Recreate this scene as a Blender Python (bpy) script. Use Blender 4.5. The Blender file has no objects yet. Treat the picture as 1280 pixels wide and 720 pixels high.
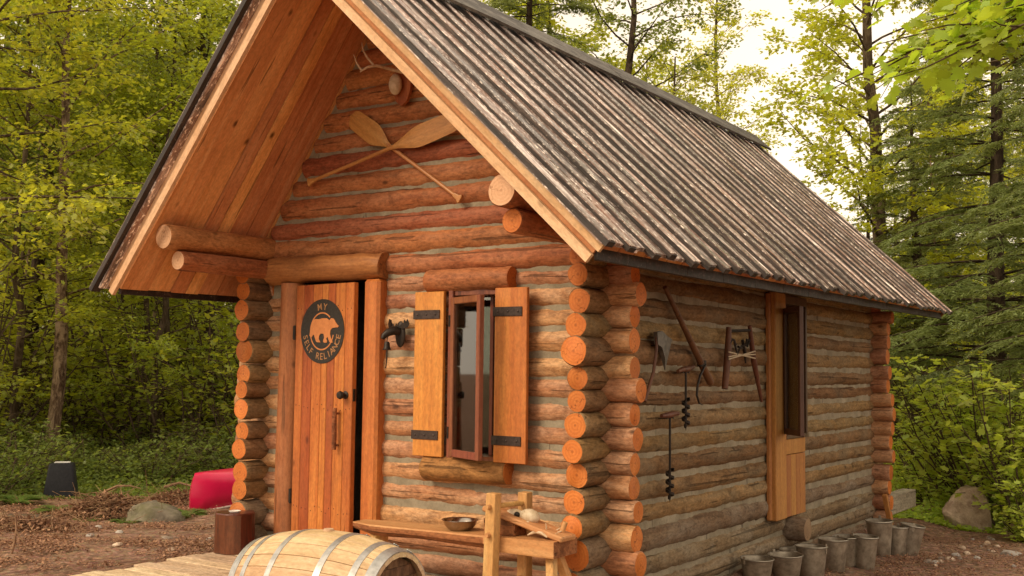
import bpy, math, random
import numpy as np
from mathutils import Vector, Matrix, noise
random.seed(7)
PI = math.pi
sc = bpy.context.scene
COL = sc.collection

# ---------------------------------------------------------------- camera (surveyed from the photograph)
F_PX, YAW, PITCH, ROLL = 1364.82, 0.593555, 0.0756146, 0.0114843
cf = Vector((-math.sin(YAW)*math.cos(PITCH), math.cos(YAW)*math.cos(PITCH), math.sin(PITCH)))
cr0 = Vector((math.cos(YAW), math.sin(YAW), 0)); cu0 = cr0.cross(cf)
cr = cr0*math.cos(ROLL) + cu0*math.sin(ROLL); cu = cr.cross(cf)
CAM = Vector((3.351, -6.058, 1.68))
cam = bpy.data.objects.new('camera', bpy.data.cameras.new('camera'))
COL.objects.link(cam)
m3 = Matrix((cr, cu, -cf)).transposed()
cam.matrix_world = Matrix.Translation(CAM) @ m3.to_4x4()
cam.data.sensor_width = 36; cam.data.lens = F_PX/1280*36
cam.data.clip_start = 0.05; cam.data.clip_end = 2000
sc.camera = cam

def ray(px, py): return cf + cr*((px-640)/F_PX) + cu*((360-py)/F_PX)
def on_y(px, py, y=0.0): d = ray(px, py); return CAM + d*((y-CAM.y)/d.y)
def on_x(px, py, x=0.0): d = ray(px, py); return CAM + d*((x-CAM.x)/d.x)
def on_z(px, py, z=0.0): d = ray(px, py); return CAM + d*((z-CAM.z)/d.z)
def bearing(px, dist):
    d = ray(px, 465); d.z = 0; d.normalize(); return CAM.x + d.x*dist, CAM.y + d.y*dist

# ---------------------------------------------------------------- helpers
def sm(a, b, t):
    t = max(0.0, min(1.0, (t-a)/(b-a))); return t*t*(3-2*t)
def ground_z(x, y):
    z = .17 - .03*max(0, min(y, 9)) - .018*max(0, min(-x-3.2, 12))
    z -= .10*sm(-.1, .5, x)*sm(-1, 2, y)
    z += .05*noise.noise(Vector((x*.35, y*.35, 3))) + .018*noise.noise(Vector((x*1.6, y*1.6, 7)))
    z += .10*(1-sm(.05, .15, x))*sm(1.5, 2.5, y)*(1-sm(6, 7.5, y)) if x > 0 else 0
    if -3.6 < x < .0 and y > -.2 and y < 6.4: z = min(z, .05)
    if x > -3.3 and y < -.1: z = min(z, .2)
    return z

def tag(o, label=None, cat=None, group=None, kind=None):
    if label: o['label'] = label
    if cat: o['category'] = cat
    if group: o['group'] = group
    if kind: o['kind'] = kind
    return o
def empty(name, loc, label, cat, group=None, rz=0):
    o = bpy.data.objects.new(name, None); COL.objects.link(o)
    o.location = loc; o.rotation_euler = (0, 0, rz); o.empty_display_size = .1
    return tag(o, label, cat, group)

class MB:
    def __init__(s): s.v = []; s.f = []; s.m = []
    def add(s, vs, fs, mi=0):
        n = len(s.v); s.v += [tuple(v) for v in vs]
        s.f += [tuple(i+n for i in f) for f in fs]; s.m += [mi]*len(fs); return s
    def box(s, a, b, mi=0, M=None, bev=0.0):
        x0, y0, z0 = a; x1, y1, z1 = b
        if bev > 0:
            c = Vector(((x0+x1)/2, (y0+y1)/2, (z0+z1)/2)); h = [abs(x1-x0)/2, abs(y1-y0)/2, abs(z1-z0)/2]
            bv = min(bev, min(h)*.6); vs = []; idx = {}
            for sx in (-1, 1):
                for sy in (-1, 1):
                    for sz in (-1, 1):
                        for ax in range(3):
                            p = [sx*h[0], sy*h[1], sz*h[2]]; sg = (sx, sy, sz)
                            for k in range(3):
                                if k != ax: p[k] -= sg[k]*bv
                            idx[(sx, sy, sz, ax)] = len(vs); vs.append(c+Vector(p))
            fs = []
            for ax in range(3):
                o1, o2 = [k for k in range(3) if k != ax]
                for sg in (-1, 1):
                    q = []
                    for a1, a2 in ((-1, -1), (1, -1), (1, 1), (-1, 1)):
                        t = [0, 0, 0]; t[ax] = sg; t[o1] = a1; t[o2] = a2; q.append(idx[(*t, ax)])
                    fs.append(q)
                for a1 in (-1, 1):
                    for a2 in (-1, 1):
                        t0 = [0, 0, 0]; t0[ax] = -1; t0[o1] = a1; t0[o2] = a2
                        t1 = list(t0); t1[ax] = 1
                        fs.append([idx[(*t0, o1)], idx[(*t1, o1)], idx[(*t1, o2)], idx[(*t0, o2)]])
            for sx in (-1, 1):
                for sy in (-1, 1):
                    for sz in (-1, 1): fs.append([idx[(sx, sy, sz, k)] for k in range(3)])
        else:
            vs = [Vector(p) for p in ((x0,y0,z0),(x1,y0,z0),(x1,y1,z0),(x0,y1,z0),(x0,y0,z1),(x1,y0,z1),(x1,y1,z1),(x0,y1,z1))]
            fs = [(0,3,2,1),(4,5,6,7),(0,1,5,4),(1,2,6,5),(2,3,7,6),(3,0,4,7)]
        if M is not None: vs = [M @ Vector(v) for v in vs]
        return s.add(vs, fs, mi)
    def tube(s, pts, rad, n=10, mi=0, cap=True, capmi=None, wob=0.0, seed=0, flat=1.0):
        pts = [Vector(p) for p in pts]; k = len(pts)
        if not hasattr(rad, '__len__'): rad = [rad]*k
        t = (pts[1]-pts[0]).normalized()
        up = Vector((0, 0, 1)) if abs(t.z) < .9 else Vector((1, 0, 0))
        a = t.cross(up).normalized(); vs = []
        for i, p in enumerate(pts):
            t = (pts[min(i+1, k-1)]-pts[max(i-1, 0)]).normalized()
            a = (a - t*a.dot(t)).normalized(); b = t.cross(a)
            for j in range(n):
                th = 2*PI*j/n; r = rad[i]
                if wob: r *= 1+wob*noise.noise(Vector((math.cos(th)*1.3+seed*7.1, math.sin(th)*1.3, i*.55+seed)))
                vs.append(p + a*math.cos(th)*r + b*math.sin(th)*r*flat)
        fs = [(i*n+j, i*n+(j+1) % n, (i+1)*n+(j+1) % n, (i+1)*n+j) for i in range(k-1) for j in range(n)]
        s.add(vs, fs, mi)
        if cap:
            cm = mi if capmi is None else capmi
            s.add(vs[:n], [tuple(range(n-1, -1, -1))], cm); s.add(vs[-n:], [tuple(range(n))], cm)
        return s
    def lathe(s, prof, n=32, mi=0, M=None):            # prof: (r, z) list
        vs = [(r*math.cos(2*PI*j/n), r*math.sin(2*PI*j/n), z) for r, z in prof for j in range(n)]
        if M is not None: vs = [M @ Vector(v) for v in vs]
        fs = [(i*n+j, i*n+(j+1) % n, (i+1)*n+(j+1) % n, (i+1)*n+j) for i in range(len(prof)-1) for j in range(n)]
        return s.add(vs, fs, mi)
    def prism(s, poly, y0, y1, mi=0, M=None):           # poly in (x, z), extruded along y
        n = len(poly); vs = [Vector((x, y0, z)) for x, z in poly]+[Vector((x, y1, z)) for x, z in poly]
        if M is not None: vs = [M @ v for v in vs]
        fs = [tuple(range(n)), tuple(range(2*n-1, n-1, -1))]+[(i, n+i, n+(i+1) % n, (i+1) % n) for i in range(n)]
        return s.add(vs, fs, mi)
    def blob(s, c, r, nu=16, nv=10, mi=0, f=None, M=None):
        vs = []; 
        for i in range(nv+1):
            ph = PI*i/nv
            for j in range(nu):
                th = 2*PI*j/nu
                d = Vector((math.sin(ph)*math.cos(th), math.sin(ph)*math.sin(th), math.cos(ph)))
                k = f(d) if f else 1
                v = Vector((c[0]+d.x*r[0]*k, c[1]+d.y*r[1]*k, c[2]+d.z*r[2]*k))
                vs.append(M @ v if M is not None else v)
        fs = [(i*nu+j, (i+1)*nu+j, (i+1)*nu+(j+1) % nu, i*nu+(j+1) % nu) for i in range(nv) for j in range(nu)]
        return s.add(vs, fs, mi)
    def build(s, name, mats, parent=None, loc=(0,0,0), rot=(0,0,0), smooth=False, angle=40):
        me = bpy.data.meshes.new(name); me.from_pydata(s.v, [], s.f)
        if not isinstance(mats, (list, tuple)): mats = [mats]
        for m in mats: me.materials.append(m)
        if any(s.m): me.polygons.foreach_set('material_index', s.m)
        o = bpy.data.objects.new(name, me); COL.objects.link(o)
        o.location = loc; o.rotation_euler = rot
        if parent: o.parent = parent
        import bmesh
        bm = bmesh.new(); bm.from_mesh(me)
        bmesh.ops.remove_doubles(bm, verts=bm.verts, dist=1e-5)
        bmesh.ops.recalc_face_normals(bm, faces=bm.faces); bm.to_mesh(me); bm.free()
        if smooth:
            me.polygons.foreach_set('use_smooth', [True]*len(me.polygons))
            me.set_sharp_from_angle(angle=math.radians(angle))
        me.update(); return o

# ---------------------------------------------------------------- materials
class NT:
    def __init__(s, name):
        s.mat = bpy.data.materials.new(name); s.mat.use_nodes = True
        s.t = s.mat.node_tree; s.t.nodes.clear(); s.out = s.t.nodes.new('ShaderNodeOutputMaterial')
        s.p = s.t.nodes.new('ShaderNodeBsdfPrincipled'); s.link(s.p.outputs[0], s.out.inputs[0])
    def n(s, typ, **kw):
        nd = s.t.nodes.new(typ)
        for k, v in kw.items(): setattr(nd, k, v)
        return nd
    def link(s, a, b): s.t.links.new(a, b)
    def coords(s, scale=(1,1,1), rnd=True, src='Object'):
        tc = s.n('ShaderNodeTexCoord'); mp = s.n('ShaderNodeMapping'); s.link(tc.outputs[src], mp.inputs[0])
        mp.inputs['Scale'].default_value = scale
        if rnd:
            oi = s.n('ShaderNodeObjectInfo'); g = s.n('ShaderNodeNewGeometry')
            ad = s.math('ADD', oi.outputs['Random'], g.outputs['Random Per Island'])
            cx = s.n('ShaderNodeCombineXYZ'); ml = s.math('MULTIPLY', ad, 37.0)
            for i in range(3): s.link(ml, cx.inputs[i])
            s.link(cx.outputs[0], mp.inputs['Location'])
        return mp.outputs[0]
    def math(s, op, a, b=0.0, c=None):
        nd = s.n('ShaderNodeMath', operation=op)
        for i, x in enumerate((a, b) if c is None else (a, b, c)):
            if hasattr(x, 'links'): s.link(x, nd.inputs[i])
            else: nd.inputs[i].default_value = x
        return nd.outputs[0]
    def noise(s, vec, scale, detail=5, rough=.6, dist=0):
        nd = s.n('ShaderNodeTexNoise'); s.link(vec, nd.inputs['Vector'])
        nd.inputs['Scale'].default_value = scale; nd.inputs['Detail'].default_value = detail
        nd.inputs['Roughness'].default_value = rough; nd.inputs['Distortion'].default_value = dist
        return nd.outputs['Fac']
    def ramp(s, fac, stops):
        nd = s.n('ShaderNodeValToRGB'); s.link(fac, nd.inputs[0]); e = nd.color_ramp.elements
        while len(e) < len(stops): e.new(.5)
        for i, (p, c) in enumerate(stops):
            e[i].position = p; e[i].color = (c, c, c, 1) if not hasattr(c, '__len__') else (*c, 1)
        return nd.outputs[0]
    def mix(s, fac, a, b, mode='MIX'):
        nd = s.n('ShaderNodeMix', data_type='RGBA', blend_type=mode)
        for i, x in ((0, fac), (6, a), (7, b)):
            if hasattr(x, 'links'): s.link(x, nd.inputs[i])
            elif i == 0: nd.inputs[0].default_value = x
            else: nd.inputs[i].default_value = (*x, 1)
        return nd.outputs[2]
    def hsv(s, col, h=None, v=None, sat=1.0):
        nd = s.n('ShaderNodeHueSaturation'); s.link(col, nd.inputs['Color'])
        for k, x in (('Hue', h), ('Value', v), ('Saturation', sat)):
            if x is None: continue
            if hasattr(x, 'links'): s.link(x, nd.inputs[k])
            else: nd.inputs[k].default_value = x
        return nd.outputs[0]
    def bump(s, h, strength=.5, dist=.01):
        nd = s.n('ShaderNodeBump'); s.link(h, nd.inputs['Height'])
        nd.inputs['Strength'].default_value = strength; nd.inputs['Distance'].default_value = dist
        s.link(nd.outputs[0], s.p.inputs['Normal'])
    def done(s, col, rough=.7, spec=.3, metal=0.0):
        if hasattr(col, 'links'): s.link(col, s.p.inputs['Base Color'])
        else: s.p.inputs['Base Color'].default_value = (*col, 1)
        if hasattr(rough, 'links'): s.link(rough, s.p.inputs['Roughness'])
        else: s.p.inputs['Roughness'].default_value = rough
        s.p.inputs['Specular IOR Level'].default_value = spec; s.p.inputs['Metallic'].default_value = metal
        return s.mat

def wood(name, light, mid, dark, axis='x', grain=1.0, var=.25, rough=.6, spec=.3, knots=.5, bumpd=.004, stain=None, stain_amt=.5, crack=.5):
    """timber with stretched grain, blotches, knots and drying cracks; axis is the grain direction"""
    t = NT(name); ai = 'xyz'.index(axis)
    sc1 = [1, 1, 1]; sc1[ai] = .06
    v = t.coords(tuple(sc1)); iso = [1, 1, 1]; iso[ai] = .45
    w = t.coords(tuple(iso))
    g = t.noise(v, 38*grain, 6, .65, .3); g2 = t.noise(v, 9*grain, 4, .6, .6)
    big = t.noise(w, 3.2, 6, .7, .8)
    gg = t.math('ADD', t.math('MULTIPLY', g, .45), t.math('MULTIPLY', g2, .55))
    col = t.ramp(gg, [(.33, dark), (.47, mid), (.62, light)])
    if stain is not None:
        col = t.mix(t.math('MULTIPLY', t.ramp(big, [(.44, 0), (.62, 1)]), stain_amt), col, stain)
    if rough > .6:
        mo = t.noise(w, 13, 6, .75, .6)
        col = t.mix(t.math('MULTIPLY', t.ramp(mo, [(.50, 0), (.64, 1)]), .6), col, tuple(c*.75 for c in dark))
        col = t.mix(t.math('MULTIPLY', t.ramp(mo, [(.30, 1), (.42, 0)]), .45), col, tuple(min(1, c*1.35) for c in light))
    # knots
    vo = t.n('ShaderNodeTexVoronoi'); kk = [1, 1, 1]; kk[ai] = .6
    t.link(t.coords(tuple(kk)), vo.inputs['Vector']); vo.inputs['Scale'].default_value = 5.0
    kn = t.ramp(vo.outputs['Distance'], [(.04, 1), (.12, 0)])
    col = t.mix(t.math('MULTIPLY', kn, knots), col, tuple(c*.3 for c in dark))
    cs = [1, 1, 1]; cs[ai] = .035
    cr_ = t.noise(t.coords(tuple(cs)), 26, 2, .5, .2)
    ck = t.ramp(cr_, [(.29, 1), (.32, 0)] if rough <= .6 else [(.335, 1), (.36, 0)])
    col = t.mix(t.math('MULTIPLY', ck, crack), col, tuple(c*.15 for c in dark))
    fine = t.noise(w, 60, 3, .7)
    col = t.mix(.35 if rough <= .6 else .6, col, t.ramp(fine, [(.33, .3), (.62, 1)]), 'MULTIPLY')
    oi = t.n('ShaderNodeObjectInfo'); ge = t.n('ShaderNodeNewGeometry')
    r = t.math('FRACT', t.math('ADD', oi.outputs['Random'], t.math('MULTIPLY', ge.outputs['Random Per Island'], 3.7)))
    col = t.hsv(col, t.math('ADD', .5-.012, t.math('MULTIPLY', r, .024)), t.math('ADD', 1-var/2, t.math('MULTIPLY', r, var)))
    h = t.math('ADD', t.math('MULTIPLY', gg, .6), t.math('SUBTRACT', t.math('MULTIPLY', fine, .25), t.math('MULTIPLY', ck, .8)))
    t.bump(h, .9, bumpd*(1 if rough <= .6 else 1.9))
    return t.done(col, rough, spec)

def endgrain(name, a, b, dark):
    t = NT(name); tc = t.n('ShaderNodeTexCoord'); sp = t.n('ShaderNodeSeparateXYZ'); t.link(tc.outputs['Object'], sp.inputs[0])
    r = t.math('SQRT', t.math('ADD', t.math('POWER', sp.outputs[1], 2.0), t.math('POWER', sp.outputs[2], 2.0)))
    c = t.coords(); nz = t.noise(c, 8, 4, .6); fn = t.noise(c, 90, 3, .7)
    ph = t.math('ADD', t.math('MULTIPLY', r, 300), t.math('MULTIPLY', nz, 12))
    s_ = t.math('MULTIPLY', t.math('ADD', t.math('SINE', ph), 1), .5)
    col = t.mix(t.math('MULTIPLY', s_, .34), a, tuple(c*.8 for c in b))
    col = t.mix(t.ramp(nz, [(.35, .7), (.7, 0)]), col, b)
    at = t.math('ARCTAN2', sp.outputs[1], sp.outputs[2])
    oi = t.n('ShaderNodeObjectInfo')
    an = t.math('ABSOLUTE', t.math('SINE', t.math('ADD', t.math('MULTIPLY', at, 1.5), t.math('ADD', t.math('MULTIPLY', t.noise(c, 14, 3, .6), 6.5), t.math('MULTIPLY', oi.outputs['Random'], 40)))))
    ck = t.math('MULTIPLY', t.math('MULTIPLY', t.ramp(an, [(.02, 1), (.09, 0)]), t.ramp(t.noise(c, 11, 2, .5), [(.42, 0), (.55, 1)])), .85)
    col = t.mix(ck, col, dark)
    col = t.mix(t.ramp(r, [(.0, .5), (.012, 0)]), col, dark)
    col = t.mix(.3, col, t.ramp(fn, [(.3, .4), (.7, 1)]), 'MULTIPLY')
    col = t.hsv(col, None, t.math('ADD', .8, t.math('MULTIPLY', oi.outputs['Random'], .35)))
    t.bump(t.math('SUBTRACT', t.math('MULTIPLY', s_, .3), ck), .6, .003)
    return t.done(col, .6, .3)

def plain(name, a, b=None, scale=20, rough=.6, spec=.4, metal=0.0, bump=.0, bd=.004, detail=5):
    t = NT(name)
    if b is None: return t.done(a, rough, spec, metal)
    nz = t.noise(t.coords(), scale, detail, .65)
    if bump: t.bump(nz, bump, bd)
    return t.done(t.ramp(nz, [(.35, a), (.65, b)]), rough, spec, metal)

M = {}
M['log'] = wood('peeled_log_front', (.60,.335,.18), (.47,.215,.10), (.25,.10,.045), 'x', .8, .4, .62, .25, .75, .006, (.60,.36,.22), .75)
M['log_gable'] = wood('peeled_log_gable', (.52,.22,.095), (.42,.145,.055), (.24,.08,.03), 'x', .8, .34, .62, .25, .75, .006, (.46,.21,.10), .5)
M['log_side'] = wood('peeled_log_side', (.36,.225,.11), (.255,.145,.062), (.12,.066,.03), 'x', .8, .35, .75, .15, .7, .007, (.22,.165,.10), .75)  # yellow-brown side logs, darkened further to carry the wall's shade
M['log_low'] = wood('weathered_log', (.29,.21,.13), (.22,.145,.085), (.12,.075,.045), 'x', .8, .2, .8, .12, .6, .006, (.30,.25,.19), .7)
M['end'] = endgrain('sawn_log_end', (.68,.23,.05), (.50,.13,.025), (.13,.035,.01))
M['end_pale'] = endgrain('sawn_log_end_pale', (.74,.46,.28), (.60,.33,.18), (.3,.12,.05))
M['end_low'] = endgrain('sawn_log_end_grey', (.34,.22,.12), (.27,.16,.09), (.1,.05,.03))
M['lintel'] = wood('dark_lintel_log', (.50,.20,.075), (.34,.12,.045), (.13,.05,.025), 'x', .9, .1, .55, .3, .6, .008, (.22,.085,.035), .7)
M['jamb'] = wood('peeled_post', (.48,.20,.08), (.37,.13,.05), (.22,.075,.03), 'z', .8, .1, .6, .3, .8, .006, (.44,.19,.09), .5)
M['plank'] = wood('door_planks', (.62,.23,.055), (.50,.155,.035), (.33,.085,.02), 'z', .9, .5, .5, .3, .7, .003, (.36,.12,.035), .6, .45)
M['board'] = wood('oiled_board', (.68,.28,.065), (.57,.20,.042), (.38,.11,.025), 'z', .7, .25, .42, .45, .35, .002, (.45,.15,.035), .35, .1)
M['side_board'] = wood('side_board', (.52,.25,.075), (.42,.175,.05), (.26,.095,.03), 'z', .8, .35, .55, .3, .3, .002, (.36,.15,.05), .4, .2)
M['sash'] = wood('red_brown_sash', (.30,.105,.05), (.22,.07,.035), (.12,.035,.02), 'z', 1, .1, .4, .4, .1, .001)
M['sash_dark'] = wood('dark_sash', (.13,.065,.04), (.09,.045,.028), (.05,.022,.015), 'z', 1, .1, .4, .4, .1, .001)
M['soffit'] = wood('soffit_boards', (.80,.42,.19), (.71,.31,.12), (.50,.18,.06), 'x', .8, .45, .6, .2, 1.0, .003, (.54,.22,.085), .6, .6)
M['rake'] = wood('rake_board', (.76,.51,.32), (.68,.42,.24), (.52,.28,.14), 'x', .7, .12, .6, .3, .5, .002, (.56,.28,.12), .5, .2)
M['fascia'] = wood('eave_board', (.30,.14,.07), (.22,.095,.045), (.12,.05,.028), 'y', .9, .2, .6, .3, .2, .003)
M['bench'] = wood('fresh_cut_timber', (.62,.36,.15), (.54,.28,.105), (.38,.17,.06), 'x', .7, .12, .6, .3, .5, .003, (.55,.25,.09), .4, .2)
M['bench_z'] = wood('fresh_cut_post', (.62,.38,.16), (.54,.29,.11), (.38,.17,.06), 'z', .7, .15, .6, .3, .5, .003, (.55,.25,.09), .4, .35)
M['bark_edge'] = wood('bark_edge', (.42,.19,.075), (.30,.12,.045), (.13,.05,.02), 'x', .7, .1, .75, .2, .3, .006)
M['deck'] = wood('deck_boards', (.76,.60,.42), (.67,.50,.33), (.50,.33,.19), 'x', .8, .3, .75, .2, .4, .003, (.56,.40,.25), .4, .2)
M['barrel'] = wood('barrel_oak', (.70,.52,.33), (.62,.43,.25), (.44,.27,.14), 'x', 1.0, .14, .6, .3, .15, .002, (.42,.25,.11), .45, .08)
M['barrel_head'] = wood('barrel_head_oak', (.24,.13,.07), (.165,.085,.045), (.07,.035,.02), 'z', .9, .4, .7, .2, .1, .003, (.1,.05,.03), .6, .3)
M['paddle'] = wood('paddle_wood', (.58,.30,.11), (.50,.23,.075), (.38,.15,.045), 'x', 1, .1, .4, .45, .05, .001, None, 0, 0)
M['handle'] = wood('old_tool_handle', (.17,.07,.035), (.12,.047,.024), (.06,.022,.012), 'z', 1, .1, .5, .3, .1, .002)
M['grey_beam'] = wood('grey_timber', (.50,.43,.34), (.40,.33,.26), (.25,.2,.15), 'y', .8, .1, .8, .2, .3, .003)
M['stump'] = wood('stained_stump', (.17,.045,.022), (.11,.027,.014), (.04,.011,.007), 'z', 1.0, .1, .3, .5, .2, .005, (.06,.018,.01), .5, .6)
M['interior'] = wood('interior_boards', (.22,.11,.05), (.16,.075,.035), (.09,.04,.02), 'x', 1, .3, .8, .1, .3, .002)
M['ridge'] = wood('ridge_boards', (.20,.18,.16), (.085,.075,.068), (.03,.027,.024), 'y', .9, .3, .65, .3, .2, .005, (.26,.24,.21), .5)

def chink_mat():
    t = NT('mortar_chinking'); c = t.coords((1,1,1), False)
    a = t.noise(c, 5, 5, .6); b = t.noise(c, 55, 4, .7)
    col = t.ramp(a, [(.3, (.22,.185,.13)), (.55, (.32,.275,.20)), (.75, (.40,.35,.265))])
    col = t.mix(.45, col, t.ramp(b, [(.3, .5), (.65, 1)]), 'MULTIPLY')
    cs = t.coords((1,1,.15), False); ck = t.ramp(t.noise(cs, 11, 2, .5, 1.5), [(.30, .6), (.325, 0)])
    col = t.mix(ck, col, (.08,.065,.05))
    t.bump(t.math('ADD', t.math('MULTIPLY', a, .7), t.math('MULTIPLY', b, .3)), .8, .012)
    return t.done(col, .9, .15)
M['chink'] = chink_mat()

def roof_mat(nm, lum):
    t = NT(nm); v = t.coords((.12,1,1.6), True); w = t.coords((.5,1,1), True)
    g = t.noise(v, 30, 6, .7, .3); g2 = t.noise(v, 8, 5, .65, .6); b = t.noise(w, 5, 5, .7, .4)
    mixv = t.math('ADD', t.math('MULTIPLY', g, .5), t.math('MULTIPLY', g2, .5))
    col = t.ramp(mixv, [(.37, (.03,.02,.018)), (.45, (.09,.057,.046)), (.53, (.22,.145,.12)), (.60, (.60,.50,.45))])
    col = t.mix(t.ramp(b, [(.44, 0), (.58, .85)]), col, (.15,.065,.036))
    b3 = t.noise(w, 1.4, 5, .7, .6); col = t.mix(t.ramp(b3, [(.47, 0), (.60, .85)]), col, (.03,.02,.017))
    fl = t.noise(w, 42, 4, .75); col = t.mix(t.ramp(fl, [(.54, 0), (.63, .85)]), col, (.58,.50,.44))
    ge = t.n('ShaderNodeNewGeometry')
    col = t.hsv(col, None, t.math('ADD', .6*lum, t.math('MULTIPLY', ge.outputs['Random Per Island'], .7*lum)), .8)  # lum lifts the weathered colour to stand for the sky's sheen
    t.bump(t.math('ADD', mixv, t.math('MULTIPLY', fl, .3)), .9, .006)
    return t.done(col, t.ramp(g2, [(.4, .22), (.65, .5)]), .7)
M['roof'] = roof_mat('weathered_battens_sheen_tint', 1.9)
M['roof_light'] = roof_mat('glossy_boards_sheen_tint', 2.3)
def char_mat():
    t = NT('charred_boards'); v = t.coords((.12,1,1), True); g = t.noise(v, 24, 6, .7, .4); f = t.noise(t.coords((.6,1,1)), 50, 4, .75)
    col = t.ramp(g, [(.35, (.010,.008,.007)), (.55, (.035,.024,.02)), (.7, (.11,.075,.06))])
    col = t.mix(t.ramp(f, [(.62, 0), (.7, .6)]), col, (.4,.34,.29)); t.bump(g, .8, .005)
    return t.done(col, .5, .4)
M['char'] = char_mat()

def leaf_mat(name, base, trans, var=.3, spec=.25, hue=.03):
    t = NT(name); ge = t.n('ShaderNodeNewGeometry'); oi = t.n('ShaderNodeObjectInfo')
    r = ge.outputs['Random Per Island']
    c = t.coords((1,1,1), False); nz = t.noise(c, 1.1, 3, .6)
    v = t.math('ADD', 1-var, t.math('ADD', t.math('MULTIPLY', r, var*1.2), t.math('MULTIPLY', nz, var*.8)))
    h = t.math('ADD', .5-hue*.6, t.math('ADD', t.math('MULTIPLY', r, hue*.7), t.math('MULTIPLY', oi.outputs['Random'], hue*.6)))
    rgb = t.n('ShaderNodeRGB'); rgb.outputs[0].default_value = (*base, 1); rgb2 = t.n('ShaderNodeRGB'); rgb2.outputs[0].default_value = (*trans, 1)
    t.done(t.hsv(rgb.outputs[0], h, v), .5, spec)
    tr = t.n('ShaderNodeBsdfTranslucent'); t.link(t.hsv(rgb2.outputs[0], h, v), tr.inputs[0])
    ad = t.n('ShaderNodeAddShader'); t.link(t.p.outputs[0], ad.inputs[0]); t.link(tr.outputs[0], ad.inputs[1])
    t.link(ad.outputs[0], t.out.inputs[0]); return t.mat
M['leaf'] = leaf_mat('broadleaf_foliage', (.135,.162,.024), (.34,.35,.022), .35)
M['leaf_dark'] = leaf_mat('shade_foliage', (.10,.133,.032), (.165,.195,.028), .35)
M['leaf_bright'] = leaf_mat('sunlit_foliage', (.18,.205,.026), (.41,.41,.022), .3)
M['leaf_shrub'] = leaf_mat('shrub_foliage', (.22,.275,.05), (.37,.42,.04), .35)
M['leaf_near'] = leaf_mat('near_maple_leaves', (.15,.20,.025), (.30,.36,.02), .35)
M['needle'] = leaf_mat('conifer_needles', (.12,.145,.05), (.14,.16,.04), .4, .3)
M['needle_brown'] = leaf_mat('dead_leaf_litter', (.27,.145,.09), (.04,.02,.01), .7, .15, .02)
M['fern'] = leaf_mat('fern_fronds', (.08,.12,.025), (.14,.18,.03), .3)

def bark_mat(name, a, b, c_):
    t = NT(name); v = t.coords((1,1,.25), True, 'Object'); g = t.noise(v, 14, 6, .7, .8); w = t.coords((1,1,1)); b2 = t.noise(w, 5, 5, .7)
    col = t.ramp(g, [(.35, a), (.5, b), (.65, c_)]); col = t.mix(t.ramp(b2, [(.5, 0), (.6, .7)]), col, c_)
    t.bump(g, 1, .02); return t.done(col, .9, .1)
M['bark'] = bark_mat('grey_brown_bark', (.035,.024,.016), (.085,.06,.04), (.17,.13,.09))
M['bark_patchy'] = bark_mat('patchy_maple_bark', (.04,.022,.014), (.13,.085,.055), (.36,.27,.18))
M['bark_dark'] = bark_mat('dark_bark', (.02,.014,.010), (.045,.032,.022), (.09,.065,.045))

def ground_mat():
    t = NT('forest_floor'); c = t.coords((1,1,1), False)
    a = t.noise(c, 1.2, 6, .65, .3); b = t.noise(c, 14, 6, .7, .4); d = t.noise(c, 70, 4, .7)
    vo = t.n('ShaderNodeTexVoronoi'); t.link(c, vo.inputs['Vector']); vo.inputs['Scale'].default_value = 26
    col = t.ramp(b, [(.3, (.10,.06,.042)), (.5, (.24,.145,.10)), (.68, (.42,.28,.20))])
    col = t.mix(t.ramp(a, [(.4, .0), (.7, .7)]), col, (.12,.06,.038))
    col = t.mix(.55, col, t.hsv(vo.outputs['Color'], None, 1.2, .25), 'OVERLAY')
    col = t.mix(.5, col, t.ramp(d, [(.35, .4), (.62, 1)]), 'MULTIPLY')
    t.bump(t.math('ADD', b, t.math('MULTIPLY', d, .4)), 1, .03)
    return t.done(col, .95, .1)
M['ground'] = ground_mat()
M['iron'] = plain('dark_iron', (.018,.015,.013), (.045,.033,.026), 30, .5, .5, .6, .3, .002)
M['iron_hinge'] = plain('black_iron_strap', (.03,.022,.02), (.075,.052,.045), 40, .45, .5, .5, .3, .001)
M['steel_old'] = plain('dull_old_steel', (.09,.085,.075), (.19,.17,.15), 22, .5, .5, .6, .3, .001)
M['hoop'] = plain('galvanised_hoop', (.34,.34,.33), (.52,.51,.49), 24, .42, .5, .75, .2, .001)
M['galv'] = plain('weathered_galvanised', (.22,.18,.135), (.44,.38,.30), 14, .45, .5, .65, .3, .002)
M['galv_lid'] = plain('dull_tin_rim', (.28,.255,.21), (.42,.38,.32), 20, .4, .5, .7, .2, .001)
M['bowl'] = plain('polished_steel', (.34,.30,.26), (.46,.41,.36), 12, .2, .5, 1.0)
M['bone'] = plain('old_bone', (.44,.34,.22), (.64,.54,.40), 26, .6, .3, 0, .5, .002)
M['antler'] = plain('pale_antler', (.42,.29,.17), (.62,.48,.33), 30, .6, .3, 0, .3, .001)
M['plaque'] = wood('plaque_wood', (.42,.14,.045), (.33,.095,.03), (.2,.05,.02), 'z', 1, .1, .4, .4, .2, .002)
M['black'] = plain('matt_black_plastic', (.010,.011,.015), (.018,.02,.026), 30, .6, .3)
M['white'] = plain('white_plastic', (.72,.72,.72), (.8,.8,.8), 10, .5, .3)
M['canoe'] = plain('red_canoe_hull', (.66,.008,.075), (.74,.012,.09), 3, .28, .5)
M['gunwale'] = plain('pale_gunwale', (.55,.45,.42), (.65,.55,.5), 10, .5, .3)
M['paint'] = plain('charcoal_paint', (.018,.016,.014), (.035,.03,.025), 60, .55, .3)
M['lettering'] = plain('stencil_wood', (.30,.15,.065), (.38,.19,.08), 40, .6, .3)
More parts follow.
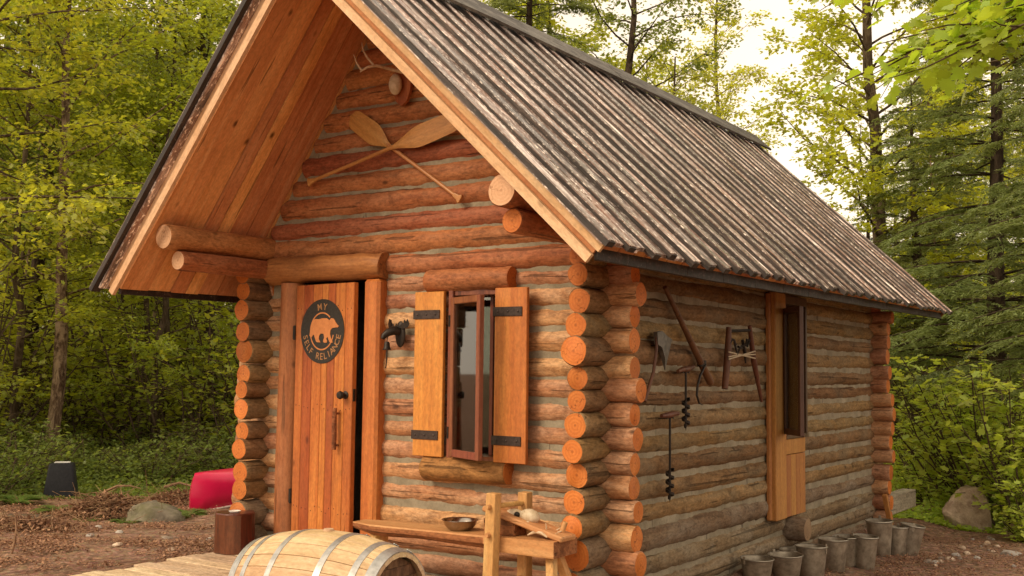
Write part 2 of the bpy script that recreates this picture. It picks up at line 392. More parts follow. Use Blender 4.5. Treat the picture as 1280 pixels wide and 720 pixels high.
M['bear'] = plain('stencil_bare_wood', (.46,.17,.055), (.56,.22,.075), 30, .5, .3)
M['rock'] = plain('granite', (.16,.12,.095), (.36,.29,.235), 7, .85, .2, 0, .8, .03, 9)
M['rock_tan'] = plain('tan_granite', (.36,.25,.175), (.76,.60,.46), 6, .85, .2, 0, 1.0, .05, 10)
M['dark_rock'] = plain('dirty_stone', (.05,.036,.026), (.13,.095,.07), 9, .9, .1, 0, .7, .02, 7)
M['stone'] = plain('pale_stone', (.30,.27,.24), (.46,.42,.38), 10, .85, .2, 0, .6, .01)
M['twine'] = plain('pale_twine', (.42,.34,.24), (.5,.42,.3), 40, .8, .2)
M['candle'] = plain('white_dish', (.75,.72,.68), None, 10, .3, .5)
M['dead_wood'] = wood('dead_branch_wood', (.42,.27,.16), (.32,.19,.11), (.2,.11,.06), 'x', 1, .2, .8, .2, .1, .002)
def moss_rock():
    t = NT('mossy_granite'); c = t.coords(); a = t.noise(c, 6, 8, .7); b = t.noise(c, 2.2, 5, .6)
    col = t.ramp(a, [(.35, (.13,.11,.085)), (.65, (.27,.235,.18))]); col = t.mix(t.ramp(b, [(.5, 0), (.66, .6)]), col, (.10,.11,.03))
    t.bump(a, .8, .03); return t.done(col, .9, .15)
M['moss_rock'] = moss_rock()
def glass_mat():
    t = NT('window_glass'); t.t.nodes.remove(t.p)
    tr = t.n('ShaderNodeBsdfTransparent'); tr.inputs[0].default_value = (.82,.85,.8,1)
    gl = t.n('ShaderNodeBsdfGlossy'); gl.inputs['Roughness'].default_value = .03; gl.inputs[0].default_value = (.9,.9,.9,1)
    fr = t.n('ShaderNodeFresnel'); fr.inputs[0].default_value = 1.5
    mx = t.n('ShaderNodeMixShader'); t.link(t.math('ADD', t.math('MULTIPLY', fr.outputs[0], 1.6), .04), mx.inputs[0])
    t.link(tr.outputs[0], mx.inputs[1]); t.link(gl.outputs[0], mx.inputs[2]); t.link(mx.outputs[0], t.out.inputs[0]); return t.mat
M['glass'] = glass_mat()

# ---------------------------------------------------------------- sky and sun
SUN_EL, SUN_AZ = math.radians(38), math.radians(-158)      # azimuth of the sun, measured from +Y towards +X
W = bpy.data.worlds.new('World'); sc.world = W; W.use_nodes = True
wt = W.node_tree; wt.nodes.clear()
wo = wt.nodes.new('ShaderNodeOutputWorld'); bg = wt.nodes.new('ShaderNodeBackground'); wt.links.new(bg.outputs[0], wo.inputs[0])
sky = wt.nodes.new('ShaderNodeTexSky'); sky.sky_type = 'NISHITA'; sky.sun_disc = False
sky.sun_elevation = SUN_EL; sky.sun_rotation = SUN_AZ; sky.dust_density = 3.0; sky.air_density = 1.0
cl = wt.nodes.new('ShaderNodeMix'); cl.data_type = 'RGBA'; cl.inputs[0].default_value = .82
wt.links.new(sky.outputs[0], cl.inputs[6])
tcw = wt.nodes.new('ShaderNodeTexCoord'); nw = wt.nodes.new('ShaderNodeTexNoise'); nw.inputs['Scale'].default_value = 2.5; nw.inputs['Detail'].default_value = 4
wt.links.new(tcw.outputs['Generated'], nw.inputs['Vector'])
rw = wt.nodes.new('ShaderNodeValToRGB'); wt.links.new(nw.outputs['Fac'], rw.inputs[0])
rw.color_ramp.elements[0].position = .3; rw.color_ramp.elements[0].color = (14.6, 12.0, 8.9, 1)
rw.color_ramp.elements[1].position = .7; rw.color_ramp.elements[1].color = (18.5, 15.6, 12.0, 1)
wt.links.new(rw.outputs[0], cl.inputs[7]); wt.links.new(cl.outputs[2], bg.inputs[0])
bg.inputs[1].default_value = .085
sun = bpy.data.objects.new('sun', bpy.data.lights.new('sun', 'SUN')); COL.objects.link(sun)
sun.data.energy = 2.2; sun.data.angle = math.radians(22); sun.data.color = (1, .80, .55)
sd = Vector((math.sin(SUN_AZ)*math.cos(SUN_EL), math.cos(SUN_AZ)*math.cos(SUN_EL), math.sin(SUN_EL)))
sun.rotation_euler = sd.to_track_quat('Z', 'Y').to_euler()
sc.view_settings.view_transform = 'Standard'; sc.view_settings.look = 'None'
sc.view_settings.exposure = 0.22; sc.view_settings.gamma = 1
sc.cycles.use_denoising = True
sc.cycles.max_bounces = 7; sc.cycles.diffuse_bounces = 4; sc.cycles.transmission_bounces = 5; sc.cycles.transparent_max_bounces = 8
sc.cycles.caustics_reflective = False; sc.cycles.caustics_refractive = False

# ---------------------------------------------------------------- ground
def make_ground():
    def axis(lo, hi, step, far):
        a = list(np.arange(lo, hi+1e-6, step)); k = step
        x = hi
        while x < far: k *= 1.35; x += k; a.append(x)
        x = lo; k = step
        while x > -far: k *= 1.35; x -= k; a.insert(0, x)
        return a
    xs = axis(-14, 4, .12, 400); ys = axis(-5, 12, .12, 400)
    vs = [(x, y, ground_z(x, y)) for y in ys for x in xs]; n = len(xs)
    fs = [(j*n+i, j*n+i+1, (j+1)*n+i+1, (j+1)*n+i) for j in range(len(ys)-1) for i in range(n-1)]
    mb = MB(); mb.add(vs, fs); return tag(mb.build('ground', M['ground'], smooth=True, angle=180), kind='structure')
make_ground()

# ---------------------------------------------------------------- the cabin
cabin = empty('log_cabin', (0, 0, 0), 'small orange log cabin with steep board roof, open door and shuttered window', 'log cabin')
RIDGE_F = (-1.74, 4.38); RIDGE_W = (-1.86, 4.48)
def under(side, s, y):
    """point on the underside of the roof, s from eave (0) to ridge (1)"""
    k = max(0.0, min(1.0, (y+1.08)/1.08)); rk = max(0.0, min(1.0, y/7.3))
    rx = RIDGE_F[0]+(RIDGE_W[0]-RIDGE_F[0])*k; rz = RIDGE_F[1]+(RIDGE_W[1]-RIDGE_F[1])*k+.02*rk
    if side < 0: ex = -3.50+.10*k; ez = 2.24+.03*rk
    else: ex = .47; ez = 2.30+.05*rk
    return Vector((ex+(rx-ex)*s, y, ez+(rz-ez)*s))
def rnormal(side): return Vector((.69, 0, .724)) if side > 0 else Vector((-.80, 0, .60))
def ytwist(s, y): return y + (max(0, y)/7.0)*.38*s                   # the ridge runs further back than the eaves
def slope_frame(side):
    n = rnormal(side); x = Vector((-n.z, 0, n.x)) if side > 0 else Vector((n.z, 0, -n.x))
    if x.z < 0: x = -x
    y = n.cross(x); m = Matrix((x, y, n)).transposed().to_4x4(); m.translation = under(side, 0, 0); return m
def build_in(mb, name, mats, parent, mat4, **kw):
    inv = mat4.inverted(); mb.v = [tuple(inv @ Vector(v)) for v in mb.v]
    o = mb.build(name, mats, parent, **kw); o.matrix_basis = mat4; return o
def strip(mb, side, ya, yb, na, nb, s0=0.0, s1=1.0, k=6, wav=0.0, seed=0, mi=0):
    """a board running up the slope between ya and yb, from na to nb above the underside"""
    nn = rnormal(side); vs = []
    for i in range(k+1):
        s = s0+(s1-s0)*i/k
        w = wav*noise.noise(Vector((s*3, seed*3.1, 1))) if wav else 0
        e = wav*.5*noise.noise(Vector((s*5, seed*1.7, 9))) if wav else 0
        for (y, h) in ((ya+e, na), (yb+e, na), (yb+e, nb+w), (ya+e, nb+w)):
            vs.append(under(side, s, y)*1.0 + Vector((0, ytwist(s, y)-y, 0)) + nn*h)
    fs = [(0, 3, 2, 1), (4*k, 4*k+1, 4*k+2, 4*k+3)]
    for i in range(k):
        for j in range(4): fs.append((4*i+j, 4*i+(j+1) % 4, 4*(i+1)+(j+1) % 4, 4*(i+1)+j))
    mb.add(vs, fs, mi)

# roof: base boards with sky sheen in their colour, charred battens over the joints
for side in (1, -1):
    mb = MB(); R_ = random.Random(3+side); y = -1.13; i = 0
    while y < 6.72:
        w = .2455+R_.uniform(-.012, .012)
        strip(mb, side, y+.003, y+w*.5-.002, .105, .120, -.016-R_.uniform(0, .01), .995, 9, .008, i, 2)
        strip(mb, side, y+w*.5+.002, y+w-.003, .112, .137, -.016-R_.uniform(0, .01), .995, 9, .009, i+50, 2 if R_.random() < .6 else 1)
        e0 = -.030-R_.uniform(0, .014); h = R_.uniform(-.004, .006); o_ = R_.uniform(-.008, .008)
        strip(mb, side, y-.038+o_, y+.036+o_, .122, .155+h, e0, .985, 12, .007, i+100, 0)   # charred batten, dark sides carry shade; strip above it paints sheen
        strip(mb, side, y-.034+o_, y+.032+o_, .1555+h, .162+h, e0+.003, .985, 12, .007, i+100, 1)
        y += w; i += 1
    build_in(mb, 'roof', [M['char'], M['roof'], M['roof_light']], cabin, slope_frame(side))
# soffit boards up the slope
for side in (-1, 1):
    mb = MB(); R_ = random.Random(11); y = -1.04; ws = [.235, .19, .125, .12, .17, .20]; i = 0
    while y < 6.6:
        w = ws[i] if i < len(ws) else R_.uniform(.15, .24)
        strip(mb, side, y+.004, min(y+w, 6.75)-.005, R_.choice((0, .010, .020)), .095, .0, .998, 4, .0, i); y += w; i += 1
    build_in(mb, 'soffit', M['soffit'], cabin, slope_frame(side))
# rake boards, two steps, front and rear
for side in (-1, 1):
    for ya, yb, na, nb in ((-1.112, -1.085, -.030, .024), (-1.070, -1.046, .046, .104)):
        mb = MB(); strip(mb, side, ya, yb, na, nb, -.012, 1.0, 10, .004, ya*10)
        build_in(mb, 'rake_board', M['rake'], cabin, slope_frame(side), )
    mb = MB(); strip(mb, side, -1.118, -1.098, .108, .150, -.02, 1.0, 22, .022, 3)
    build_in(mb, 'verge_board', M['char'], cabin, slope_frame(side))
    mb = MB(); strip(mb, side, 6.76, 6.79, -.01, .10, -.01, 1.0, 6)
    build_in(mb, 'rake_board', M['fascia'], cabin, slope_frame(side))
# eave boards
for side, ex in ((1, .475), (-1, -3.52)):
    mb = MB(); n = 14
    for i in range(n):
        ya = -1.02+i*(7.8/n); yb = ya+7.8/n-.002
        z = under(side, 0, ya).z
        mb.box((ex, ya, z-.03), (ex+.028*side, yb, z+.095), bev=.003)
    mb.build('eave_board', M['char'], cabin)
# ridge cap
for side in (1, -1):
    mb = MB(); ys = [-1.14, .9, 3.0, 5.1, 6.78]
    for a, b in zip(ys[:-1], ys[1:]): strip(mb, side, a+.002, b-.002, .176+.003*(a > 1), .200+.003*(a > 1), .943, 1.03+(.012 if side > 0 else 0), 2)
    build_in(mb, 'ridge_cap', M['ridge'], cabin, slope_frame(side))

# log walls
def log(parent, p0, length, rot, r0, r1, mats, seed, n=18, name='log', bend=.008, wob=.09):
    k = max(3, int(length/.07)); R_ = random.Random(seed); pts = []; rad = []
    for i in range(k+1):
        t = i/k; x = length*t
        pts.append((x, bend*noise.noise(Vector((x*.7, seed, 0))), bend*noise.noise(Vector((x*.8, seed, 5)))))
        rad.append((r0+(r1-r0)*t)*(1+.05*noise.noise(Vector((x*2.3, seed*1.3, 2)))+.03*noise.noise(Vector((x*7, seed*2.3, 4)))))
    b = .010 if length > .05 else .002                                # softened sawn edge
    pts = [(0, pts[0][1], pts[0][2]), (b, pts[0][1], pts[0][2])]+pts[1:-1]+[(length-b, pts[-1][1], pts[-1][2]), (length, pts[-1][1], pts[-1][2])]
    rad = [rad[0]-.006, rad[0]]+rad[1:-1]+[rad[-1], rad[-1]-.006]
    mb = MB(); mb.tube(pts, rad, n, 0, True, 1, wob, seed*.37)
    return mb.build(name, mats, parent, loc=p0, rot=(0, 0, rot), smooth=True, angle=50)

DOOR = (-2.72, -2.01, .2, 2.34); WIN = (-1.20, -.70, 1.10, 2.21); SWIN = (3.07, 3.60, 1.15, 2.30)
def xl(z): return -3.40+(z-2.24)/1.4545
def xr(z): return .47-(z-2.30)/.9356
def chinking(name, axis, at_, a0, a1, holes, ztop, out):
    """mortar core of a wall: a rough sheet outside and inside; out is the outward sign"""
    mb = MB(); st = .034; na = int((a1-a0)/st)+1; nz = int((ztop-.05)/st)+1; da = (a1-a0)/na; dz = (ztop-.05)/nz
    for layer in (0, 1):
        vs = []
        for j in range(nz+1):
            for i in range(na+1):
                a = a0+i*da; z = .05+j*dz
                d = .032+.009*noise.noise(Vector((a*2.6, z*7, at_+layer)))+.009*noise.noise(Vector((a*13, z*10, at_+3)))+.005*noise.noise(Vector((a*31, z*20, at_+6)))
                if layer: d = .125
                p = at_-out*d
                vs.append((a, p, z) if axis == 'x' else (p, a, z))
        fs = []
        for j in range(nz):
            for i in range(na):
                a = a0+(i+.5)*da; z = .05+(j+.5)*dz
                if any(h[0]-.02 < a < h[1]+.02 and h[2]-.02 < z < h[3]+.02 for h in holes): continue
                if axis == 'x' and z > 2.2 and not (xl(z)-.045 < a < xr(z)+.045): continue
                q = j*(na+1)+i; fs.append((q, q+1, q+na+2, q+na+1))
        mb.add(vs, fs)
    o = mb.build(name, M['chink'], cabin, smooth=True, angle=60)
    return o

FZ = [.17, .33, .491, .646, .814, .962, 1.111, 1.261, 1.412, 1.564, 1.705, 1.873, 2.029, 2.170, 2.296, 2.44, 2.60, 2.75, 2.915, 3.08, 3.24, 3.40, 3.56, 3.72, 3.87, 4.02, 4.16, 4.28]
SZ = [.085, .235, .39, .564, .736, .885, 1.047, 1.193, 1.351, 1.499, 1.638, 1.806, 1.966, 2.121, 2.282, 2.402]
SR = [r_+.001 for r_ in [.078, .076, .082, .098, .080, .078, .080, .074, .080, .070, .076, .095, .078, .080, .075, .072]]
FR = [r_+.002 for r_ in [.08, .08, .088, .085, .076, .078, .080, .074, .080, .078, .082, .082, .080, .075, .072]]
fw = chinking('log_wall', 'x', 0.0, -3.05, -.04, [DOOR, WIN], 4.45, -1)
bw = chinking('log_wall', 'x', 6.02, -3.05, -.04, [], 4.45, 1)
sw = chinking('log_wall', 'y', 0.0, .06, 5.96, [SWIN], 2.36, 1)
lw = chinking('log_wall', 'y', -3.11, .06, 5.96, [], 2.36, -1)
R_ = random.Random(5)
for wall, yc, holes, outer in ((fw, .085, (DOOR, WIN), 1), (bw, 5.935, (), 0)):
    for i, z in enumerate(FZ):
        r = FR[i] if i < len(FR) else R_.uniform(.083, .092)
        rl, rr = (r*.94, r) if i % 2 else (r*1.04, r*.93)
        if z < 2.35: x0, x1 = -3.38+R_.uniform(-.04, .02), .165+R_.uniform(-.03, .03)
        else: x0, x1 = xl(z)-.01, xr(z)+.0
        if 2.35 < z < 2.5: x0, x1 = -3.12, .05
        mat = M['log'] if z < 2.35 else M['log_gable']
        cuts = [h for h in holes if h[2] < z < h[3]]
        if not outer: cuts = []
        if outer and 2.25 < z < 2.5: cuts = [(-3.02, -1.86, 0, 9)]       # the door lintel's seat
        segs = []; a = x0
        for h in sorted(cuts): segs.append((a, h[0]-.01)); a = h[1]+.01
        segs.append((a, x1))
        for (a, b) in segs:
            if b-a < .08: continue
            t0 = (a-x0)/(x1-x0); t1 = (b-x0)/(x1-x0)
            log(wall, (a, yc, z), b-a, 0, rl+(rr-rl)*t0, rl+(rr-rl)*t1, [mat, M['end']], i*3+int(yc*10)+int(a*7))
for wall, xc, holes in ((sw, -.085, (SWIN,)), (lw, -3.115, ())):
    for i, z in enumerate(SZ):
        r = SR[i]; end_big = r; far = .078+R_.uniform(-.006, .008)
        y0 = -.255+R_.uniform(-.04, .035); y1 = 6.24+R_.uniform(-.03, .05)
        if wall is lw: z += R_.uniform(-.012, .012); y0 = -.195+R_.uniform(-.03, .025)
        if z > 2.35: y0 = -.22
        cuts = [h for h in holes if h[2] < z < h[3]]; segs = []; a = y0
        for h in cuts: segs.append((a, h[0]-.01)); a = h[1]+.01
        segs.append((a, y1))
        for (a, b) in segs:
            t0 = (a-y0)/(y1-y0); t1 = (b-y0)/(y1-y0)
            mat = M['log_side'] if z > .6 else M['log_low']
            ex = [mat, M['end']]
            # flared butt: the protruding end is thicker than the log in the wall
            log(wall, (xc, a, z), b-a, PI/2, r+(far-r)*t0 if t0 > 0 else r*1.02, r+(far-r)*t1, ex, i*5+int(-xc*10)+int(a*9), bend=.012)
# foundation
mb = MB(); rr = random.Random(8)
for (xa, xb, ya, yb) in ((-3.1, -.02, .06, .24), (-.27, -.10, .1, 6.0), (-3.1, -2.92, .1, 6.0), (-3.1, -.02, 5.82, 6.0)):
    L = max(xb-xa, yb-ya); k = int(L/.22)
    for i in range(k):
        for lv in range(3):
            cx = xa+(xb-xa)*(i+.5)/k if xb-xa > yb-ya else (xa+xb)/2; cy = ya+(yb-ya)*(i+.5)/k if yb-ya >= xb-xa else (ya+yb)/2
            s_ = rr.random()*50
            mb.blob((cx, cy, -.08+lv*.15), (.15, .14, .10), 10, 7, 0, lambda d: 1+.25*noise.noise(d*1.5+Vector((s_, 0, 0))))
mb.build('foundation', M['dark_rock'], cabin, smooth=True, angle=50)
mb = MB()
mb.box((-3.0, .15, .28), (-.15, 5.9, .34)); mb.build('floor', M['interior'], cabin)

# purlins and plate logs under the front overhang
for (x, z, r, y0, pale) in ((-3.085, 2.612, .090, -1.0, 1), (-3.045, 2.447, .072, -.90, 1), (-.15, 2.705, .094, -.99, 1), (-.135, 2.54, .072, -.90, 0)):
    log(cabin, (x, y0, z), .8 if x > -1 else 1.25, PI/2, r, r*1.02, [M['log_gable'], M['end_pale'] if pale else M['end']], int(z*30), name='purlin', n=24, bend=.004, wob=.05)

# joist stub low on the side wall
log(cabin, (-.05, 3.26, .345), .21, 0, .105, .10, [M['log_low'], M['end_low']], 77, name='joist_end', n=20)
log(cabin, (-.10, 6.0, .29), .1, 0, .06, .06, [M['log_low'], M['end_low']], 78, name='joist_end', n=12)
# sill beam running out behind the cabin, and the leaning slat at the corner
mb = MB(); mb.box((-.12, 6.3, .14), (.04, 7.42, .34), bev=.008); mb.build('sill_beam', M['grey_beam'], cabin)

# door frame
log(cabin, (-3.03, .005, 2.435), 1.18, 0, .106, .098, [M['lintel'], M['lintel']], 31, name='door_lintel', n=24, wob=.14)
mb = MB(); mb.tube([(-2.805, .02, .3), (-2.81, .02, 1.0), (-2.80, .02, 1.7), (-2.803, .02, 2.335)], [.10, .098, .096, .094], 20, 0, True, None, .07, 3)
mb.build('door_post', M['jamb'], cabin, smooth=True)
mb = MB(); mb.box((-2.005, -.065, .3), (-1.855, .10, 2.335), bev=.02); mb.build('door_post', M['board'], cabin)
mb = MB(); mb.box((-2.71, -.03, .28), (-2.0, .12, .335), bev=.006); mb.build('door_sill', M['interior'], cabin)

# door
DW, DH = .640, 1.965
door = None
mb = MB(); xs = [0, .085, .19, .295, .36, .44, .55, DW]
for a, b in zip(xs[:-1], xs[1:]): mb.box((a+.0015, -.045, 0), (b-.0015, 0, DH), bev=.004)
for z in (.25, 1.0, 1.7): mb.box((.03, .002, z), (DW-.03, .03, z+.1), bev=.004)
door = mb.build('door', M['plank'], cabin, loc=(-2.668, -.028, .345), rot=(0, 0, math.radians(-5)))
door['label'] = 'vertical plank door standing ajar with a round black bear emblem'
mb = MB(); ec = (.305, 1.612); er = .240
mb.lathe([(0, 0), (er, 0), (er, .003), (0, .003)], 64, 0, Matrix.Translation((ec[0], -.0465, ec[1])) @ Matrix.Rotation(PI/2, 4, 'X'))
mb.build('emblem_disc', M['paint'], door)
mb = MB()
for z in (.30, 1.05, 1.78):
    for a, b in zip(xs[:-1], xs[1:]):
        for q in (.3, .72): mb.blob((a+(b-a)*q, -.0455, z+.02*math.sin(a*40+q*9)), (.0042, .002, .0042), 8, 5)
mb.build('nail_heads', M['iron'], door)
# the thin ring, broken where the bear's head crosses it
mb = MB(); vs = []; seg = 70; rin, rout = .124, .134
a0, a1 = math.radians(48), math.radians(348)
for i in range(seg+1):
    th = a0+(a1-a0)*i/seg
    for r in (rin, rout): vs.append((ec[0]+r*math.cos(th), -.0515, ec[1]+r*math.sin(th)*1.06))
mb.add(vs, [(2*i, 2*i+1, 2*i+3, 2*i+2) for i in range(seg)]); mb.build('emblem_ring', M['bear'], door)
bear = [(312,300),(303,290),(292,272),(283,252),(276,249),(268,247),(262,252),(258,262),(240,247),(215,246),(195,252),(172,250),(158,258),(150,275),(147,300),(143,330),(140,358),(150,376),(158,360),(166,352),(172,372),(180,398),(186,404),(206,406),(202,396),(196,384),(198,362),(206,347),(224,349),(228,375),(222,398),(228,408),(243,408),(246,396),(240,382),(248,368),(254,388),(260,404),(266,409),(278,408),(276,396),(268,376),(262,352),(264,326),(274,312),(292,309),(306,309)]
mb = MB(); mb.prism([(ec[0]+(x-213)/128*er, ec[1]-(y-332)/213*er) for x, y in bear], -.053, -.049)
mb.build('bear_figure', M['bear'], door)
def letter_mesh(items, size, mat, parent, name, depth=.0012):
    """each (character, matrix) is set in the default face and joined into one mesh"""
    mb = MB(); dg = bpy.context.evaluated_depsgraph_get()
    for ch, mt in items:
        cu_ = bpy.data.curves.new('t', 'FONT'); cu_.body = ch; cu_.size = size; cu_.align_x = 'CENTER'; cu_.offset = .0006; cu_.resolution_u = 3
        ob = bpy.data.objects.new('t', cu_); me = bpy.data.meshes.new_from_object(ob)
        mb.add([mt @ v.co for v in me.vertices], [tuple(p.vertices) for p in me.polygons])
        bpy.data.objects.remove(ob); bpy.data.curves.remove(cu_); bpy.data.meshes.remove(me)
    return mb.build(name, mat, parent)
items = []
def arc(text, r, mid, step, inward):
    n = len(text)
    for i, ch in enumerate(text):
        if ch == ' ': continue
        if not inward: th = mid-(i-(n-1)/2)*step; rot = th-PI/2
        else: th = mid+(i-(n-1)/2)*step; rot = th+PI/2
        c = Vector((ec[0]+r*math.cos(th), -.0512, ec[1]+r*math.sin(th)))
        items.append((ch, Matrix.Translation(c) @ Matrix.Rotation(PI/2, 4, 'X') @ Matrix.Rotation(rot, 4, 'Z')))
arc('MY', .160, PI/2, math.radians(19), False)
arc('SELF RELIANCE', .211, math.radians(270), math.radians(12.8), True)
letter_mesh(items, .070, M['lettering'], door, 'emblem_lettering')
mb = MB(); mb.lathe([(0, 0), (.028, 0), (.030, .006), (.014, .012), (.013, .03), (.026, .04), (.031, .055), (.024, .07), (0, .074)], 20, 0, Matrix.Translation((.575, -.045, 1.145)) @ Matrix.Rotation(PI/2, 4, 'X'))
mb.build('door_knob', M['iron'], door, smooth=True)
mb = MB(); mb.box((DW-.001, -.036, 1.10), (DW+.003, -.010, 1.19), bev=.001); mb.lathe([(0,0),(.009,0),(.009,.004),(0,.004)], 12, 0, Matrix.Translation((DW+.003, -.023, 1.145)) @ Matrix.Rotation(PI/2, 4, 'Y'))
mb.build('latch_plate', M['iron'], door)
mb = MB(); mb.tube([(.505, -.085, .75), (.508, -.088, .85), (.503, -.086, .95), (.506, -.085, 1.05)], [.017, .019, .018, .016], 12, 0)
for z in (.78, 1.01): mb.tube([(.505, -.044, z), (.505, -.086, z)], .008, 8)
mb.build('pull_handle', M['bark_edge'], door, smooth=True)
for z in (.32, 1.55):
    mb = MB(); mb.tube([(-.008, -.05, z), (-.008, -.05, z+.11)], .009, 8); mb.box((-.03, -.049, z+.005), (.0, -.046, z+.105)); mb.build('hinge', M['iron'], door)

# front window
log(cabin, (-1.43, -.012, 2.30), .71, 0, .083, .080, [M['log_gable'], M['end']], 41, name='window_lintel', n=22)
log(cabin, (-1.425, -.02, 1.005), .70, 0, .088, .082, [M['bark_edge'], M['end']], 45, name='window_sill', n=22, wob=.16)
mb = MB()
wx = .10
mb.box((-1.325+wx, -.06, 1.08), (-1.285+wx, .17, 2.23), bev=.004); mb.box((-.815+wx, -.045, 1.08), (-.775+wx, .17, 2.23), bev=.004)
mb.box((-1.284+wx, -.045, 2.19), (-.816+wx, .17, 2.23), bev=.004); mb.box((-1.284+wx, -.055, 1.07), (-.816+wx, .17, 1.105), bev=.004)
mb.box((-1.05+wx, .05, 1.106), (-1.02+wx, .08, 2.189), bev=.003)
fr = mb.build('window_frame', M['sash'], cabin)
mb = MB(); mb.box((-1.283+wx, .06, 1.107), (-1.051+wx, .066, 2.188)); mb.box((-1.019+wx, .06, 1.107), (-.817+wx, .066, 2.188)); mb.build('pane', M['glass'], fr)
def sash(w, h, mat, loc, rot):
    s_ = .046; mb = MB()
    mb.box((0, -.018, 0), (s_, .018, h), bev=.004); mb.box((w-s_, -.018, 0), (w, .018, h), bev=.004)
    mb.box((s_+.0005, -.017, h-s_), (w-s_-.0005, .017, h), bev=.004); mb.box((s_+.0005, -.017, 0), (w-s_-.0005, .017, s_*1.1), bev=.004)
    o = mb.build('casement_sash', mat, cabin, loc=loc, rot=(0, 0, rot))
    g = MB(); g.box((s_-.004, -.003, s_), (w-s_+.004, .003, h-s_+.004)); g.build('pane', M['glass'], o)
    mb = MB()
    for z in (.12, h-.2): mb.tube([(-.006, -.02, z), (-.006, -.02, z+.08)], .007, 8)
    mb.build('hinge', M['iron'], o); return o
sash(.425, 1.08, M['sash'], (-1.176, -.075, 1.095), math.radians(-26))
def shutter(x0, x1, z0, z1, y, label):
    mb = MB(); mb.box((x0, y-.032, z0), (x1, y, z1), bev=.004); o = mb.build('shutter', M['board'], cabin); o['label'] = label
    for z in (z0+.115, z1-.19):
        h = MB(); h.box((x0-.012 if x0 > -1 else x0-.008, y-.040, z), (x1-.035 if x0 > -1 else x1-.03, y-.0325, z+.062), bev=.002)
        for k in range(3): h.blob((x0+.03+k*.08, y-.041, z+.031), (.008, .005, .008), 8, 5)
        h.build('strap_hinge', M['iron_hinge'], o)
    return o
shutter(-1.50, -1.245, 1.085, 2.222, -.055, 'left plank shutter with two black strap hinges')
shutter(-.815, -.558, 1.075, 2.230, -.055, 'right plank shutter with two black strap hinges')

# side window and its boarding
mb = MB(); mb.box((.0, 2.80, .455), (.052, 3.055, 2.37), bev=.006); mb.box((-.02, 2.75, .46), (.022, 2.797, 2.36), bev=.01)
mb.build('window_post', M['side_board'], cabin)
mb = MB(); ys = [3.058, 3.19, 3.31, 3.42, 3.55]
for a, b in zip(ys[:-1], ys[1:]): mb.box((.0, a+.001, .46), (.042, b-.001, .985), bev=.003)
mb.box((.0, 3.058, .99), (.044, 3.55, 1.12), bev=.004)
mb.build('window_panel', M['side_board'], cabin)
mb = MB(); mb.box((-.16, 3.06, 1.122), (.055, 3.62, 1.155), bev=.004); mb.box((-.16, 3.06, 2.285), (.045, 3.62, 2.36), bev=.004); mb.box((-.16, 3.585, 1.157), (.045, 3.62, 2.283), bev=.004); mb.box((-.16, 3.058, 1.157), (.045, 3.085, 2.283), bev=.004)
mb.build('window_frame', M['sash_dark'], cabin)
sash(.40, 1.07, M['sash_dark'], (.05, 3.02, 1.17), math.radians(-50))

# ---------------------------------------------------------------- deck, stump, barrel
dk = empty('wooden_deck', (-1.6, -2.0, .24), 'pale sawn board deck in front of the cabin door', 'deck')
R_ = random.Random(21); y = -.14; 
while y > -5.2:
    w = R_.uniform(.13, .15); x0 = -3.12+R_.uniform(-.05, .05)-.012*(y+.2)
    mb = MB(); z = .30+R_.uniform(-.002, .002)
    mb.box((x0+1.6, y-w+.006+2.0, z-.036-.24), (R_.uniform(.15, .22)+1.6, y+2.0, z-.24), bev=.004)
    mb.build('deck_board', M['deck'], dk); y -= w
for x in (-2.9, -1.5, -.1):
    mb = MB(); mb.box((x-.05+1.6, -5.1+2, -.2), (x+.05+1.6, -.2+2, .022)); mb.build('joist', M['grey_beam'], dk)

st = empty('chopping_stump', (-3.02, -.30, .302), 'dark red-brown stained stump standing beside the open door', 'stump')
mb = MB(); k = 26; R_ = random.Random(4)
prof = [1+R_.uniform(-.05, .05) for _ in range(k)]
vs = [(.148*prof[j]*(1+.04*(z < .1))*math.cos(2*PI*j/k), .148*prof[j]*math.sin(2*PI*j/k), z) for z in (0, .07, .15, .23, .285, .293) for j in range(k)]
vs = [(v[0]*(.96 if i >= 5*k else 1), v[1]*(.96 if i >= 5*k else 1), v[2]) for i, v in enumerate(vs)]
mb.add(vs, [(i*k+j, i*k+(j+1) % k, (i+1)*k+(j+1) % k, (i+1)*k+j) for i in range(5) for j in range(k)]+[tuple(range(5*k, 6*k)), tuple(range(k-1, -1, -1))])
mb.build('block', M['stump'], st, smooth=True, angle=30)
mb = MB(); mb.lathe([(0, 0), (.035, 0), (.046, .012), (.043, .014), (.03, .005), (0, .004)], 20); 
d = mb.build('white_dish', M['candle'], None, loc=(-3.00, -.33, .596), smooth=True); tag(d, 'tiny white dish on top of the dark stump', 'dish')

